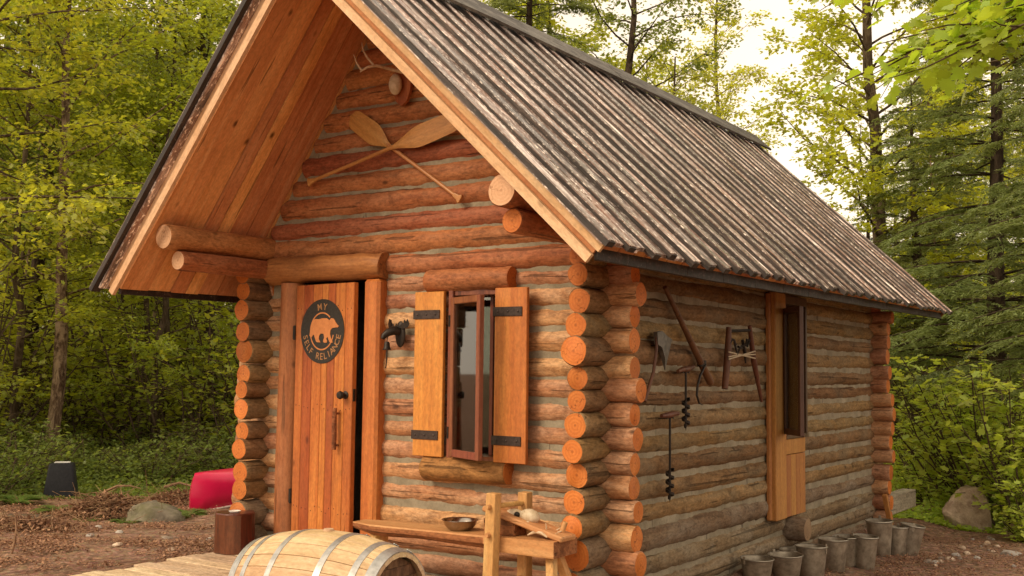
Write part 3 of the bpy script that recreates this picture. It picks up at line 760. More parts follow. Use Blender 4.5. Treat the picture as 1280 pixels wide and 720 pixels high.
BR = Matrix.Translation((-.10, -2.50, .665)) @ Matrix.Rotation(math.radians(6), 4, 'Z')
def brad(t): return .278+.072*(1-(abs(t)/.45)**2.1) if abs(t) < .45 else .278
ba = empty('barrel', (-.215, -2.27, .302), 'oak barrel with grey metal hoops lying on its side on the deck', 'barrel')
TX = Matrix.Translation((0, 0, .363)) @ Matrix.Rotation(math.radians(6), 4, 'Z') @ Matrix.Rotation(PI/2, 4, 'Y')
mb = MB(); ns = 26; R_ = random.Random(2)
edges = [2*PI*j/ns+R_.uniform(-.03, .03) for j in range(ns)]
for j in range(ns):
    a, b = edges[j], edges[(j+1) % ns]+(2*PI if j == ns-1 else 0); vs = []
    g = .0011; kk = 14; e = R_.uniform(-.0015, .0015)
    for i in range(kk+1):
        t = -.45+.9*i/kk; r = brad(t)+e
        for th, dr in ((a+g/r, -.002), (a+2.5*g/r, 0), ((a+b)/2, .0005), (b-2.5*g/r, 0), (b-g/r, -.002), (b-g/r, -.026), (a+g/r, -.026)):
            vs.append(((r+dr)*math.cos(th), (r+dr)*math.sin(th), t))
    fs = [(i*7+q, i*7+(q+1) % 7, (i+1)*7+(q+1) % 7, (i+1)*7+q) for i in range(kk) for q in range(7)]+[tuple(range(7)), tuple(range(kk*7+6, kk*7-1, -1))]
    mb.add(vs, fs)
ba.scale = (.88, .88, .88)
body = mb; BI = Matrix.Rotation(PI/2, 4, 'Y')
# staves are laid out along local z and turned so the grain runs along x
b2 = MB(); b2.v = [tuple(BI @ Vector(v)) for v in mb.v]; b2.f = mb.f; b2.m = mb.m
MR = Matrix.Translation((0, 0, .363)) @ Matrix.Rotation(math.radians(6), 4, 'Z')
so = b2.build('staves', M['barrel'], ba, smooth=True, angle=25); so.matrix_basis = MR
for t, hw in ((-.424, .026), (-.335, .017), (-.15, .018), (.15, .018), (.335, .017), (.424, .026)):
    mb = MB(); pr = []
    for i in range(4):
        q = t-hw+2*hw*i/3; pr.append((brad(q)+.0035, q))
    pr = [(pr[0][0]-.006, pr[0][1])]+pr+[(pr[-1][0]-.006, pr[-1][1])]
    mb.lathe(pr, 56)
    mb.v = [tuple(BI @ Vector(v)) for v in mb.v]
    h = mb.build('hoop', M['hoop'], ba, smooth=True, angle=50); h.matrix_basis = MR
    mb = MB(); th0 = math.radians(20)                                  # lapped joint with two rivets
    for q in range(5):
        pass
    n = 6; vs = []
    for i in range(n+1):
        th = th0+.2*i/n
        for qz in (t-hw*.96, t+hw*.96): r = brad(qz)+.0062; vs.append(BI @ Vector((-r*math.cos(th), r*math.sin(th), qz)))
    mb.add(vs, [(2*i, 2*i+1, 2*i+3, 2*i+2) for i in range(n)])
    for i in (1.2, 3, 4.8):
        th = th0+.2*i/n; r = brad(t)+.0065; c = BI @ Vector((-r*math.cos(th), r*math.sin(th), t)); mb.blob(c, (.006, .006, .006), 8, 5)
    mb.build('hoop_lap', M['hoop'], h)
for sx in (-1, 1):
    mb = MB(); k = 9; R_ = random.Random(6)
    for i in range(k):                                                  # head boards
        z0 = -.253+.506*i/k; z1 = -.253+.506*(i+1)/k-.002
        poly = []
        for z, s2 in ((z0, 1), (z1, 1), (z1, -1), (z0, -1)): poly.append((s2*math.sqrt(max(.0001, .2535**2-z*z)), z))
        x = sx*(.45-.034)+R_.uniform(-.001, .001); a = [Vector((x, p, q)) for p, q in poly]; b = [v-Vector((.02*sx, 0, 0)) for v in a]
        mb.add(a+b, [(0,1,2,3), (7,6,5,4), (0,4,5,1), (1,5,6,2), (2,6,7,3), (3,7,4,0)])
    h = mb.build('barrel_head', M['barrel_head'], ba); h.matrix_basis = MR
mb = MB(); mb.lathe([(0, .362), (.026, .362), (.03, .352), (.03, .335)], 16)
h = mb.build('bung', M['barrel'], ba, smooth=True); h.matrix_basis = MR

# ---------------------------------------------------------------- shaving horse with what lies on it
sh = empty('shaving_horse', (-.85, -.45, .302), 'rough timber shaving horse bench with two upright posts below the window', 'shaving horse')
mb = MB(); k = 16; vs = []; n = 8
for i in range(k+1):
    t = i/k; x = -.80+1.62*t
    top = .362+.025*t; th = .075+.02*t+.012*noise.noise(Vector((t*4, 1, 0))); w = .115+.02*t
    if t < .12: w *= .55+.45*(t/.12); th *= .7+.3*t/.12
    yo = .008*noise.noise(Vector((t*3, 9, 0)))
    if t > .72: pts = [(-w, 0), (w, 0), (w, -th*.5), (w*.98, -th), (0, -th), (-w*.98, -th), (-w, -th*.9), (-w, -th*.4)]
    else: pts = [(-w, 0), (w, 0), (w*1.0, -th*.35), (w*.7, -th*.9), (0, -th*1.05), (-w*.72, -th*.85), (-w*1.02, -th*.5), (-w*1.03, -th*.12)]
    vs += [(x, yo+p, top+q) for p, q in pts]
fs = []; ms = []
for i in range(k):
    for j in range(n):
        fs.append((i*n+j, i*n+(j+1) % n, (i+1)*n+(j+1) % n, (i+1)*n+j)); ms.append(1 if (j in (2, 3, 4, 5, 6) and i < 11) else 0)
fs += [tuple(range(n)), tuple(range(k*n+n-1, k*n-1, -1))]; ms += [0, 1]
for mi in (0, 1): mb.add(vs, [f for f, m_ in zip(fs, ms) if m_ == mi], mi) if True else None
mb.build('beam', [M['bench'], M['bark_edge']], sh)
def stick(name, a, b, ra, rb, mat, parent, sq=True, n=4, flat=1.0):
    mb = MB(); a, b = Vector(a), Vector(b)
    if sq:
        d = (b-a).normalized(); u_ = Vector((0, 1, 0)) if abs(d.z) > .5 else Vector((0, 0, 1)); v_ = d.cross(u_).normalized(); u_ = v_.cross(d)
        vs = [p+u_*(r*su)+v_*(r*sv) for p, r in ((a, ra), (b, rb)) for su, sv in ((-1,-1),(1,-1),(1,1),(-1,1))]
        mb.add(vs, [(0,1,2,3),(7,6,5,4),(0,4,5,1),(1,5,6,2),(2,6,7,3),(3,7,4,0)])
        o = mb.build(name, mat, parent)
        bv = o.modifiers.new('b', 'BEVEL'); bv.width = .005; bv.segments = 2; return o
    mb.tube([a, a.lerp(b, .5), b], [ra, (ra+rb)/2, rb], 12); return mb.build(name, mat, parent, smooth=True)
stick('leg', (.74, -.03, .31), (.83, -.16, 0), .027, .024, M['bench_z'], sh)
stick('leg', (.72, .05, .31), (.80, .16, 0), .027, .024, M['bench_z'], sh)
stick('leg', (-.62, -.02, .31), (-.72, -.12, 0), .026, .022, M['bench_z'], sh)
stick('leg', (-.62, .04, .31), (-.70, .12, 0), .026, .022, M['bench_z'], sh)
stick('post', (.40, -.175, .03), (.415, -.165, .645), .036, .034, M['bench_z'], sh)
stick('post', (.425, .165, .03), (.43, .155, .625), .036, .034, M['bench_z'], sh)
stick('rung', (.417, -.13, .565), (.428, .12, .56), .016, .016, M['bench'], sh, False)
stick('rung', (.408, -.13, .10), (.428, .12, .10), .02, .02, M['bench'], sh, False)
for z in (.565, .40): stick('peg', (.41, -.235, z), (.41, -.19, z), .014, .016, M['bench'], sh, False)
mb = MB(); Mt = Matrix.Translation((.56, 0, .462)) @ Matrix.Rotation(math.radians(14), 4, 'Y')
mb.box((-.30, -.085, -.016), (.29, .085, .018), bev=.008, M=Mt); mb.build('work_board', M['bench'], sh)
mb = MB(); mb.box((.27, -.07, .378), (.50, .07, .478), bev=.008); mb.build('riser_block', M['bark_edge'], sh)
stick('peg', (.77, .02, .40), (.80, .03, .485), .017, .016, M['bench_z'], sh, False)

mb = MB(); mb.lathe([(0, 0), (.05, 0), (.075, .012), (.098, .038), (.108, .064), (.118, .070), (.116, .072), (.105, .066), (.095, .040), (.07, .014), (0, .006)], 40)
tag(mb.build('metal_bowl', M['bowl'], None, loc=(-.80, -.46, .672), smooth=True, angle=60), 'shiny metal bowl resting on the shaving horse beam', 'bowl')

# carnivore skull
sk = empty('animal_skull', (-.33, -.44, .744), 'small pale animal skull with fangs on the sloping work board', 'skull', rz=math.radians(-2))
sk.scale = (1.4, 1.4, 1.4)
def skf(d):
    k = 1+.05*noise.noise(d*3)
    for ex in (-1, 1):
        c = Vector((-.52, ex*.66, .50)).normalized(); k -= .42*math.exp(-((d-c).length/.26)**4)
    c = Vector((-1, 0, .12)).normalized(); k -= .22*math.exp(-((d-c).length/.16)**4)
    k *= 1-.10*math.exp(-((d-Vector((-.6, 0, .8)).normalized()).length/.4)**2)
    return k
mb = MB(); mb.blob((.022, 0, .046), (.050, .034, .032), 34, 24, 0, skf)
mb.blob((-.048, 0, .034), (.056, .024, .027), 26, 18, 0, lambda d: 1-.45*math.exp(-((d-Vector((-.93, 0, .37))).length/.3)**4))
for s2 in (-1, 1): mb.tube([(-.045, s2*.022, .028), (-.02, s2*.042, .024), (.015, s2*.048, .022), (.045, s2*.036, .028)], [.006, .006, .0055, .005], 8)
mb.build('cranium', M['bone'], sk, smooth=True, angle=80, rot=(0, math.radians(8), 0))
for s2 in (-1, 1):
    mb = MB(); mb.tube([(-.088, s2*.015, .020), (-.092, s2*.016, .004), (-.088, s2*.016, -.012)], [.006, .0045, .001], 8); mb.build('fang', M['bone'], sk, smooth=True)
    mb = MB()
    for k in range(5): mb.blob((-.062+k*.016, s2*.021, .010), (.007, .004, .009), 8, 6)
    mb.build('tooth_row', M['bone'], sk, smooth=True)
    mb = MB(); mb.blob((-.022, s2*.024, .048), (.014, .010, .012), 12, 8); mb.build('eye_socket_shade', M['iron'], sk, smooth=True)  # dark solid blobs stand for the shade inside the eye hollows
mb = MB(); mb.blob((-.100, 0, .036), (.008, .012, .010), 12, 8); mb.build('nose_opening_shade', M['iron'], sk, smooth=True)  # dark blob in place of the nose hollow's shade
mb = MB(); mb.tube([(0, 0, .012), (.05, -.015, .018), (.10, -.01, .012), (.14, .01, .03)], [.011, .009, .007, .003], 8)
mb.tube([(.05, -.015, .018), (.06, -.03, .05), (.055, -.03, .075)], [.007, .005, .002], 8)
mb.tube([(.09, -.01, .014), (.12, -.045, .012), (.15, -.06, .03)], [.006, .004, .002], 8)
mb.tube([(-.05, -.06, .0), (.0, -.05, .025), (.05, -.065, .02), (.09, -.08, .0)], [.004, .013, .012, .004], 8)
mb.tube([(.0, .03, .02), (.05, .035, .035), (.09, .03, .022), (.13, .05, .05)], [.008, .010, .008, .003], 8)
tag(mb.build('antler_piece', M['antler'], None, loc=(-.20, -.47, .706), rot=(0, 0, .1), smooth=True), 'short forked antler piece at the right end of the bench', 'antler')

# ---------------------------------------------------------------- crossed paddles, trophy, bell
def paddle(tip, grip, y, blade, w, label):
    a = Vector((tip[0], 0, tip[1])); b = Vector((grip[0], 0, grip[1])); L = (b-a).length; ang = math.atan2((b-a).z, (b-a).x)
    e = empty('canoe_paddle', (tip[0], y, tip[1]), label, 'paddle', 'crossed paddles on the gable')
    mt = Matrix.Rotation(-ang, 4, 'Y')
    mb = MB(); n = 24; prof = []
    for i in range(n+1):
        t = i/n
        if t < .16: h = math.sqrt(max(0, 1-(1-t/.16)**2))*.92
        elif t < .55: h = .92+.08*math.sin((t-.16)/.39*PI/2)
        else: h = 1-(1-.17)*sm(.55, 1, t)
        prof.append((t*blade, h*w/2))
    vs = []
    for x, h in prof:
        th = .006+.008*(x/blade)
        for sy, sz in ((-1, 0), (-.25, h*.8), (0, h), (.25, h*.8), (1, 0), (.25, -h*.8), (0, -h), (-.25, -h*.8)): vs.append((x, sy*th, sz))
    mb.add(vs, [(i*8+j, i*8+(j+1) % 8, (i+1)*8+(j+1) % 8, (i+1)*8+j) for i in range(n) for j in range(8)]+[tuple(range(8)), tuple(range(n*8+7, n*8-1, -1))])
    o = mb.build('blade', M['paddle'], e, smooth=True, angle=60); o.matrix_basis = mt
    mb = MB(); mb.tube([(blade-.06, 0, 0), (blade+.02, 0, 0), ((blade+L)/2, 0, .002), (L-.07, 0, 0)], [.012, .0145, .0135, .0135], 12)
    o = mb.build('shaft', M['paddle'], e, smooth=True); o.matrix_basis = mt
    mb = MB(); mb.prism([(L-.075, -.014), (L-.03, -.02), (L-.005, -.036), (L+.004, -.02), (L+.004, .02), (L-.005, .036), (L-.03, .02), (L-.075, .014)], -.013, .013)
    o = mb.build('grip', M['paddle'], e); o.matrix_basis = mt
    bv = o.modifiers.new('b', 'BEVEL'); bv.width = .006; bv.segments = 2
paddle((-2.20, 3.575), (-1.15, 2.86), -.035, .50, .165, 'canoe paddle with its blade up at the left and grip down at the right')
paddle((-1.12, 3.43), (-2.585, 3.10), -.066, .68, .165, 'canoe paddle with its blade at the right and grip down at the left')

tr = empty('antler_trophy', (-1.715, -.03, 3.72), 'pale skull cap with antlers on an orange wooden plaque under the gable peak', 'trophy')
mb = MB(); mb.prism([(0, .14), (.06, .13), (.085, .07), (.08, -.02), (.05, -.10), (0, -.135), (-.05, -.10), (-.08, -.02), (-.085, .07), (-.06, .13)], -.025, .0)
mb.build('plaque', M['plaque'], tr, rot=(0, .0, 0), loc=(.03, 0, 0))
mb = MB(); mb.blob((0, -.06, .02), (.052, .045, .078), 18, 14); mb.build('skull_cap', M['bone'], tr, smooth=True)
O_ = Vector((-1.715, -.03, 3.72))
def apx(px, py, y): return on_y(px, py, y)-O_
mb = MB()
mb.tube([apx(503, 90, -.10), apx(492, 87.5, -.14), apx(482, 85, -.2), apx(470, 82, -.28), apx(459, 84, -.33), apx(450, 90, -.36)], [.014, .012, .011, .010, .009, .005], 9)
mb.tube([apx(468, 82.5, -.28), apx(459, 72, -.30), apx(454, 63, -.31), apx(452, 53, -.30)], [.009, .008, .006, .002], 8)
mb.tube([apx(452, 88, -.35), apx(446, 79, -.37), apx(442, 68, -.38)], [.008, .006, .002], 8)
mb.build('antler', M['antler'], tr, smooth=True)
mb = MB()
mb.tube([apx(508, 90, -.10), apx(515, 86, -.16), apx(524, 88, -.22), apx(534, 84, -.26), apx(545, 90, -.27)], [.013, .012, .011, .010, .005], 9)
mb.tube([apx(530, 86, -.25), apx(534, 74, -.26), apx(536, 62, -.26)], [.009, .006, .002], 8)
mb.build('antler', M['antler'], tr, smooth=True)

be = empty('door_bell', (-1.70, -.02, 1.95), 'black cast iron moose head door bell between the door and the window', 'door bell')
mb = MB(); mb.blob((.035, -.02, -.02), (.045, .018, .095), 16, 12); mb.build('back_plate', M['iron'], be, smooth=True)
mb = MB(); mb.tube([(.03, -.03, .0), (.01, -.07, .005), (-.015, -.10, -.01), (-.03, -.125, -.035), (-.035, -.135, -.055)], [.03, .032, .028, .022, .014], 12)
mb.tube([(.0, -.06, .03), (-.005, -.055, .055)], [.008, .003], 6); mb.tube([(.02, -.06, .03), (.025, -.055, .055)], [.008, .003], 6)
mb.build('moose_head', M['iron'], be, smooth=True)
for s2 in (-1, 1):
    mb = MB(); poly = [(0, 0), (.03, .005), (.045, .03), (.055, .025), (.06, .05), (.075, .035), (.085, .055), (.10, .02), (.09, -.005), (.05, -.018)]
    mb.prism([(p*s2*.95, q) for p, q in poly], -.006, .006, 0, Matrix.Translation((.012+.012*s2, -.055, .035)) @ Matrix.Rotation(s2*.5, 4, 'Z'))
    mb.build('palmate_antler', M['iron'], be)
mb = MB(); mb.lathe([(0, 0), (.014, 0), (.02, -.012), (.022, -.035), (.03, -.055), (.034, -.058), (.030, -.056)], 18, 0, Matrix.Translation((-.012, -.11, -.075)))
mb.tube([(-.012, -.105, -.03), (-.012, -.11, -.078)], .003, 6)
mb.build('bell', M['iron'], be, smooth=True)
mb = MB(); mb.tube([(-.012, -.11, -.12), (-.010, -.11, -.18), (-.016, -.108, -.23), (-.022, -.108, -.262)], [.0045, .005, .004, .005], 6); mb.build('clapper_cord', M['iron'], be)

# ---------------------------------------------------------------- tools hung on the side wall (local y runs along the wall)
def tool(name, y, z, label, cat, group='old hand tools hung on the side wall', x=.03):
    return empty(name, (x, y, z), label, cat, group)
t = tool('felling_axe', .62, 1.93, 'old axe with grey head hanging nearest the corner logs', 'axe')
mb = MB(); mb.tube([(.02, -.035, .02), (.022, -.045, -.10), (.02, -.085, -.25), (.02, -.16, -.36), (.02, -.215, -.44)], [.014, .014, .015, .015, .017], 10, flat=.7); mb.build('axe_handle', M['handle'], t, smooth=True)
mb = MB(); pl = [(-.055, .02), (.02, .03), (.09, .0), (.19, -.02), (.155, -.09), (.085, -.235), (.06, -.15), (.02, -.085), (-.045, -.06)]
mb.add([Vector((.034 if i not in (3, 4, 5) else .024, a, b)) for i, (a, b) in enumerate(pl)]+[Vector((.004 if i not in (3, 4, 5) else .018, a, b)) for i, (a, b) in enumerate(pl)],
       [tuple(range(9)), tuple(range(17, 8, -1))]+[(i, 9+i, 9+(i+1) % 9, (i+1) % 9) for i in range(9)])
mb.build('axe_head', M['steel_old'], t)
def nail(par, y, z):
    mb = MB(); mb.tube([(-.05, y, z), (.03, y, z+.004)], .0035, 6); mb.lathe([(0, 0), (.008, 0), (.008, .003), (0, .003)], 10, 0, Matrix.Translation((.03, y, z+.004)) @ Matrix.Rotation(PI/2, 4, 'Y')); mb.build('nail', M['iron'], par)
nail(t, -.03, -.072); nail(t, .03, -.10)
t = tool('cant_hook', 1.2, 1.94, 'long wooden cant hook with curved iron hook leaning diagonally on the wall', 'cant hook')
A = on_x(831, 359, .05)-t.location; B = on_x(888, 478, .05)-t.location
mb = MB(); mb.tube([A, A.lerp(B, .3), A.lerp(B, .7), B], [.016, .019, .025, .029], 12); mb.build('pole', M['handle'], t, smooth=True)
H = A.lerp(B, .80); mb = MB()
hp = [H+Vector((.03, 0, 0))]+[on_x(px, py, .09)-t.location for px, py in ((875, 470), (872, 482), (871, 494), (874, 504), (878, 506))]
mb.tube(hp, [.008, .009, .009, .009, .007, .003], 8); mb.tube([H+Vector((0, -.0, .03))*1, H-Vector((0, 0, .015))], .034, 14); mb.build('hook', M['iron'], t, smooth=True)
def auger(y, z, L, label, tilt):
    t = tool('hand_auger', y, z, label, 'auger')
    mb = MB(); mb.tube([(.03, -.13, -.01-tilt), (.03, -.06, -.003), (.03, .0, 0), (.03, .06, .006), (.03, .13, .012+tilt)], [.013, .019, .022, .019, .013], 10); mb.build('auger_handle', M['handle'], t, smooth=True)
    mb = MB(); mb.tube([(.03, 0, .02), (.03, 0, -L)], .0085, 8); n = 66; vs = []
    for i in range(n+1):
        th = i/n*2*PI*3.6; z0 = -L+.20-.20*i/n; r = .030 if i < n-5 else .030*(n-i)/5+.004
        for rr_, dz in ((.006, 0), (r, .004), (r, -.014), (.006, -.010)): vs.append((.03+rr_*math.cos(th), rr_*math.sin(th), z0+dz))
    mb.add(vs, [(i*4+j, i*4+(j+1) % 4, (i+1)*4+(j+1) % 4, (i+1)*4+j) for i in range(n) for j in range(4)])
    mb.tube([(.03, 0, -L+.01), (.03, 0, -L-.03)], [.008, .001], 8); mb.build('auger_screw', M['iron'], t); nail(t, -.045, -.028); nail(t, .05, -.026)
auger(1.02, 1.705, .40, 'shorter hand auger hanging under the long pole', .006)
auger(.765, 1.392, .56, 'longer hand auger hanging lowest, left of the other auger', -.006)
t = tool('splayed_hand_tool', 2.15, 1.85, 'old splayed two-armed wooden tool tied with pale twine and dark chain', 'hand tool')
def P_(px, py, x=.06): return on_x(px, py, x)-t.location
mb = MB(); mb.tube([P_(911, 409), P_(910, 440), P_(906, 486)], [.020, .028, .024], 10); mb.build('arm', M['handle'], t, smooth=True)
mb = MB(); mb.tube([P_(937, 407), P_(942, 450), P_(952, 502)], [.016, .024, .012], 10); mb.build('arm', M['handle'], t, smooth=True)
mb = MB(); mb.tube([P_(910, 414), P_(938, 413)], .012, 8); mb.build('cross_bar', M['iron'], t, smooth=True)
mb = MB()
for a, b in (((911, 440), (944, 448)), ((911, 449), (944, 439)), ((911, 446), (926, 443)), ((928, 444), (944, 443))): mb.tube([P_(*a, .085), P_(*b, .085)], .006, 6)
mb.build('twine', M['twine'], t)
mb = MB(); R_ = random.Random(9); 
pts = [P_(912+26*i/16+R_.uniform(-3, 3), 430+R_.uniform(-6, 9)+(5 if 5 < i < 12 else 0), .07+R_.uniform(0, .03)) for i in range(17)]
mb.tube(pts, .009, 6); mb.tube([P_(928, 425), P_(931, 440), P_(932, 454)], [.012, .014, .006], 8); mb.build('chain', M['iron'], t)

# ---------------------------------------------------------------- buckets, beam, slat, rocks
bk = [('A',946,735,.262,.0),('B',982,728,.285,.0),('C',996,716,.262,0),('D',1014,722,.27,0),('E',1041,710,.262,0),('F',1060,707,.24,0),('G',1078,704,.24,0),('H',1100,693,.262,0),('I',1119,690,.23,0),('J',1131,688,.24,1)]
bl = {'A':'galvanised sap bucket nearest the camera, first of the row','B':'pale-rimmed galvanised bucket second from the camera, in front of the log stub','C':'galvanised bucket tucked half behind the pale-rimmed one, by the log stub','D':'galvanised bucket with a light rim just right of the log stub','E':'tall dull bucket in the middle of the row with a flat lid','F':'bucket squeezed against the wall behind the middle one','G':'dark-rimmed bucket just left of the large corner bucket','H':'largest upright bucket standing under the corner with the slat behind','I':'narrow bucket between the corner bucket and the tilted last one','J':'last bucket of the row at the far right, tilted outward'}
def make_bucket():
    e = empty('sap_bucket', (0, 0, 0), 'x', 'bucket', 'galvanised sap buckets along the side wall')
    mb = MB(); mb.lathe([(0, .004), (.084, .004), (.088, 0), (.090, .006), (.104, .12), (.118, .235), (.116, .235), (.102, .12), (.088, .01), (0, .008)], 30)
    mb.box((.088, -.001, .02), (.0885, .001, .03)); mb.build('pail', M['galv'], e, smooth=True, angle=50)
    mb = MB(); mb.lathe([(.117, .228), (.123, .231), (.125, .237), (.122, .242), (.116, .240)], 30); mb.build('rim', M['galv_lid'], e, smooth=True)
    mb = MB(); mb.box((-.012, -.121, .19), (.012, -.114, .262), bev=.002); mb.tube([(-.006, -.118, .25), (0, -.118, .258), (.006, -.118, .25)], .003, 6); mb.build('hanging_tab', M['galv'], e)
    return e
def copy_thing(src):
    c = src.copy(); COL.objects.link(c)
    for ch in [o for o in bpy.data.objects if o.parent == src]:
        d = ch.copy(); COL.objects.link(d); d.parent = c
        for g in [o for o in bpy.data.objects if o.parent == ch]: h = g.copy(); COL.objects.link(h); h.parent = d
    return c
proto = make_bucket(); first = True; R_ = random.Random(17)
RIM = {'A':(.17,2.05,.218,.262),'B':(.22,2.545,.231,.285),'C':(.165,2.93,.226,.262),'D':(.31,2.90,.272,.27),'E':(.31,3.47,.262,.262),'F':(.30,3.87,.236,.24),'G':(.44,3.93,.246,.24),'H':(.35,4.777,.286,.262),'I':(.45,4.965,.212,.23),'J':(.53,5.10,.228,.24)}
for k, px, py, w, tilt in bk:
    o = proto if first else copy_thing(proto); first = False
    X, Y, ZR, w = RIM[k]; g = ground_z(X, Y)-.004; s_ = w/.25
    o.location = (X, Y, g); o.scale = (s_, s_, max(.8, (ZR-g)/.242)); o.rotation_euler = (R_.uniform(-.04, .04), math.radians(9)*tilt+R_.uniform(-.02, .04), R_.uniform(0, 6))
    if tilt: o.rotation_euler = (0, math.radians(9), .3)
    o['label'] = bl[k]
# lids on a few
o = stick('leaning_slat', (.02, 0, 0), (-.03, -.14, .50), .024, .024, M['side_board'], None); o.location = (.20, 5.75, ground_z(.2, 5.75)-.01)
tag(o, 'short brown slat leaning on the far corner logs behind the buckets', 'slat')

def rock(name, mat, loc, r, seed, label, group=None, rz=0, nu=28, nv=18, facets=5):
    def f(d):
        k = 1+.28*noise.noise(d*1.1+Vector((seed, 0, 0)))+.12*noise.noise(d*2.6+Vector((0, seed, 0)))+.05*noise.noise(d*5+Vector((seed, 2, 0)))+.03*noise.noise(d*11+Vector((seed, 5, 0)))
        for i in range(facets):
            c = Vector((math.sin(seed*3+i*2.1), math.cos(seed*5+i*1.7), math.sin(i*2.9+seed)*.7+.2)).normalized()
            q = d.dot(c)
            if q > .62: k = min(k, .80/q*(.92+.1*math.sin(seed+i))+.03*noise.noise(d*9+Vector((seed, 8, 0))))
        return k
    mb = MB(); mb.blob((0, 0, 0), r, nu, nv, 0, f); o = mb.build(name, mat, None, loc=loc, rot=(0, 0, rz), smooth=True, angle=40)
    return tag(o, label, 'rock', group)
p = on_z(1210, 662, -.17); rock('boulder', M['rock_tan'], (p.x, p.y+.1, .0), (.36, .32, .35), 4.7, 'large tan boulder on the dirt right of the cabin', rz=.9, nu=44, nv=30, facets=8)
p = on_z(1186, 655, -.15); rock('rock', M['stone'], (p.x, p.y, -.12), (.14, .10, .08), 7.3, 'low pale rock leaning against the big tan boulder', 'rocks around the clearing')
p = on_z(1262, 668, -.17); rock('rock', M['rock_tan'], (p.x+.1, p.y, -.15), (.22, .16, .13), 5.1, 'low tan rock among green leaves at the right edge', 'rocks around the clearing')
p = on_z(1262, 697, -.12); rock('rock', M['stone'], (p.x, p.y, ground_z(p.x, p.y)+.01), (.09, .07, .05), 9.1, 'small pale stone at the bottom right corner', 'rocks around the clearing')
p = on_z(180, 652, .03); rock('rock', M['moss_rock'], (p.x, p.y+.1, .03), (.34, .28, .21), 2.2, 'grey mossy rock left of the red canoe', 'rocks around the clearing', rz=.5, facets=0)
p = on_z(212, 676, .08); rock('rock', M['rock'], (p.x, p.y, .03), (.22, .16, .09), 12.2, 'flat brown rock half sunk in the dirt left of the deck', 'rocks around the clearing')
R_ = random.Random(33)
for i in range(34):
    while True:
        px, py = (R_.uniform(1120, 1275), R_.uniform(650, 718)) if i < 26 else (R_.uniform(5, 290), R_.uniform(650, 700))
        q = on_z(px, py, -.1 if i < 26 else .1)
        if q.x > .75 or i >= 26: break
    r = R_.uniform(.02, .05); mb = MB(); sd_ = R_.uniform(0, 90)
    mb.blob((0, 0, 0), (r, r*.8, r*.6), 10, 7, 0, lambda d: 1+.4*noise.noise(d*1.5+Vector((sd_, 0, 0))))
    tag(mb.build('pebble', M[R_.choice(('rock', 'stone', 'rock_tan'))], None, loc=(q.x, q.y, ground_z(q.x, q.y)+.005), rot=(0, 0, R_.uniform(0, 6)), smooth=True, angle=50),
        'small loose stone on the dirt right of the buckets' if i < 26 else 'small loose stone on the dirt left of the deck', 'stone', 'loose stones right of the buckets' if i < 26 else 'loose stones left of the deck')

# black box at the foot of the maple, cut log, canoe
p = on_z(76, 619, .02); gz = ground_z(p.x, p.y)
bx = empty('plastic_box', (p.x, p.y, gz), 'black tapered plastic box with a white top panel at the foot of a tree', 'box', rz=YAW+.25)
mb = MB(); n = 4
def ringq(hx, hy, z, r): 
    out = []
    for cx, cy, a0 in ((hx, hy, 0), (-hx, hy, 90), (-hx, -hy, 180), (hx, -hy, 270)):
        for q in range(4): a = math.radians(a0+q*30); out.append((cx-math.copysign(r, cx)+r*math.cos(a), cy-math.copysign(r, cy)+r*math.sin(a), z))
    return out
rs = [ringq(.20, .15, -.02, .03), ringq(.195, .145, .05, .03), ringq(.15, .11, .40, .03), ringq(.135, .10, .425, .03)]
vs = [v for r in rs for v in r]; mb.add(vs, [(i*16+j, i*16+(j+1) % 16, (i+1)*16+(j+1) % 16, (i+1)*16+j) for i in range(3) for j in range(16)]+[tuple(range(48, 64)), tuple(range(15, -1, -1))])
mb.build('housing', M['black'], bx, smooth=True, angle=40)
mb = MB(); mb.box((-.09, -.055, .427), (.10, .06, .440), bev=.005); mb.build('top_panel', M['white'], bx)

p = on_z(24, 664, .05)
o = log(None, (p.x-.2, p.y, ground_z(p.x, p.y)+.05), .45, .5, .07, .065, [M['bark'], M['end_low']], 91, name='cut_log', n=14)
tag(o, 'short cut log lying on the dirt at the left edge', 'log')

p = on_z(268, 636, .12)
cn = empty('canoe', (-7.03, 2.70, -.06), 'bright red canoe lying upside down behind the left corner of the cabin', 'canoe', rz=math.radians(95)); cn.scale = (.93, .93, .93)
mb = MB(); Lc, k, n = 4.6, 34, 18; vs = []
for i in range(k+1):
    t = -1+2*i/k; a = abs(t)
    wd = .43*(1-a**3.4)**.6 if a < 1 else 0; sheer = -.12*a**3; keel = .37+.05*(a > .9)*0
    end = .0
    for j in range(n+1):
        u_ = -1+2*j/n; th = u_*PI/2
        x = t*Lc/2
        c = max(0.0, math.cos(th))
        yy = wd*math.copysign(abs(math.sin(th))**.65, u_); zz = sheer+(keel-sheer)*c**.55
        if a > .86: x -= math.copysign(.07*(a-.86)/.14*(c**1.5-.0)**1 * .9, t)
        vs.append((x, yy, zz+.16))
mb.add(vs, [(i*(n+1)+j, i*(n+1)+j+1, (i+1)*(n+1)+j+1, (i+1)*(n+1)+j) for i in range(k) for j in range(n)])
h = mb.build('hull', M['canoe'], cn, loc=(2.2, 0, 0), smooth=True, angle=80)
sol = h.modifiers.new('s', 'SOLIDIFY'); sol.thickness = .012
for j in (0, n):
    mb = MB(); mb.tube([Vector(vs[i*(n+1)+j])+Vector((0, 0, 0)) for i in range(k+1)], .015, 8); mb.build('gunwale', M['gunwale'], cn, loc=(2.2, 0, 0), smooth=True)

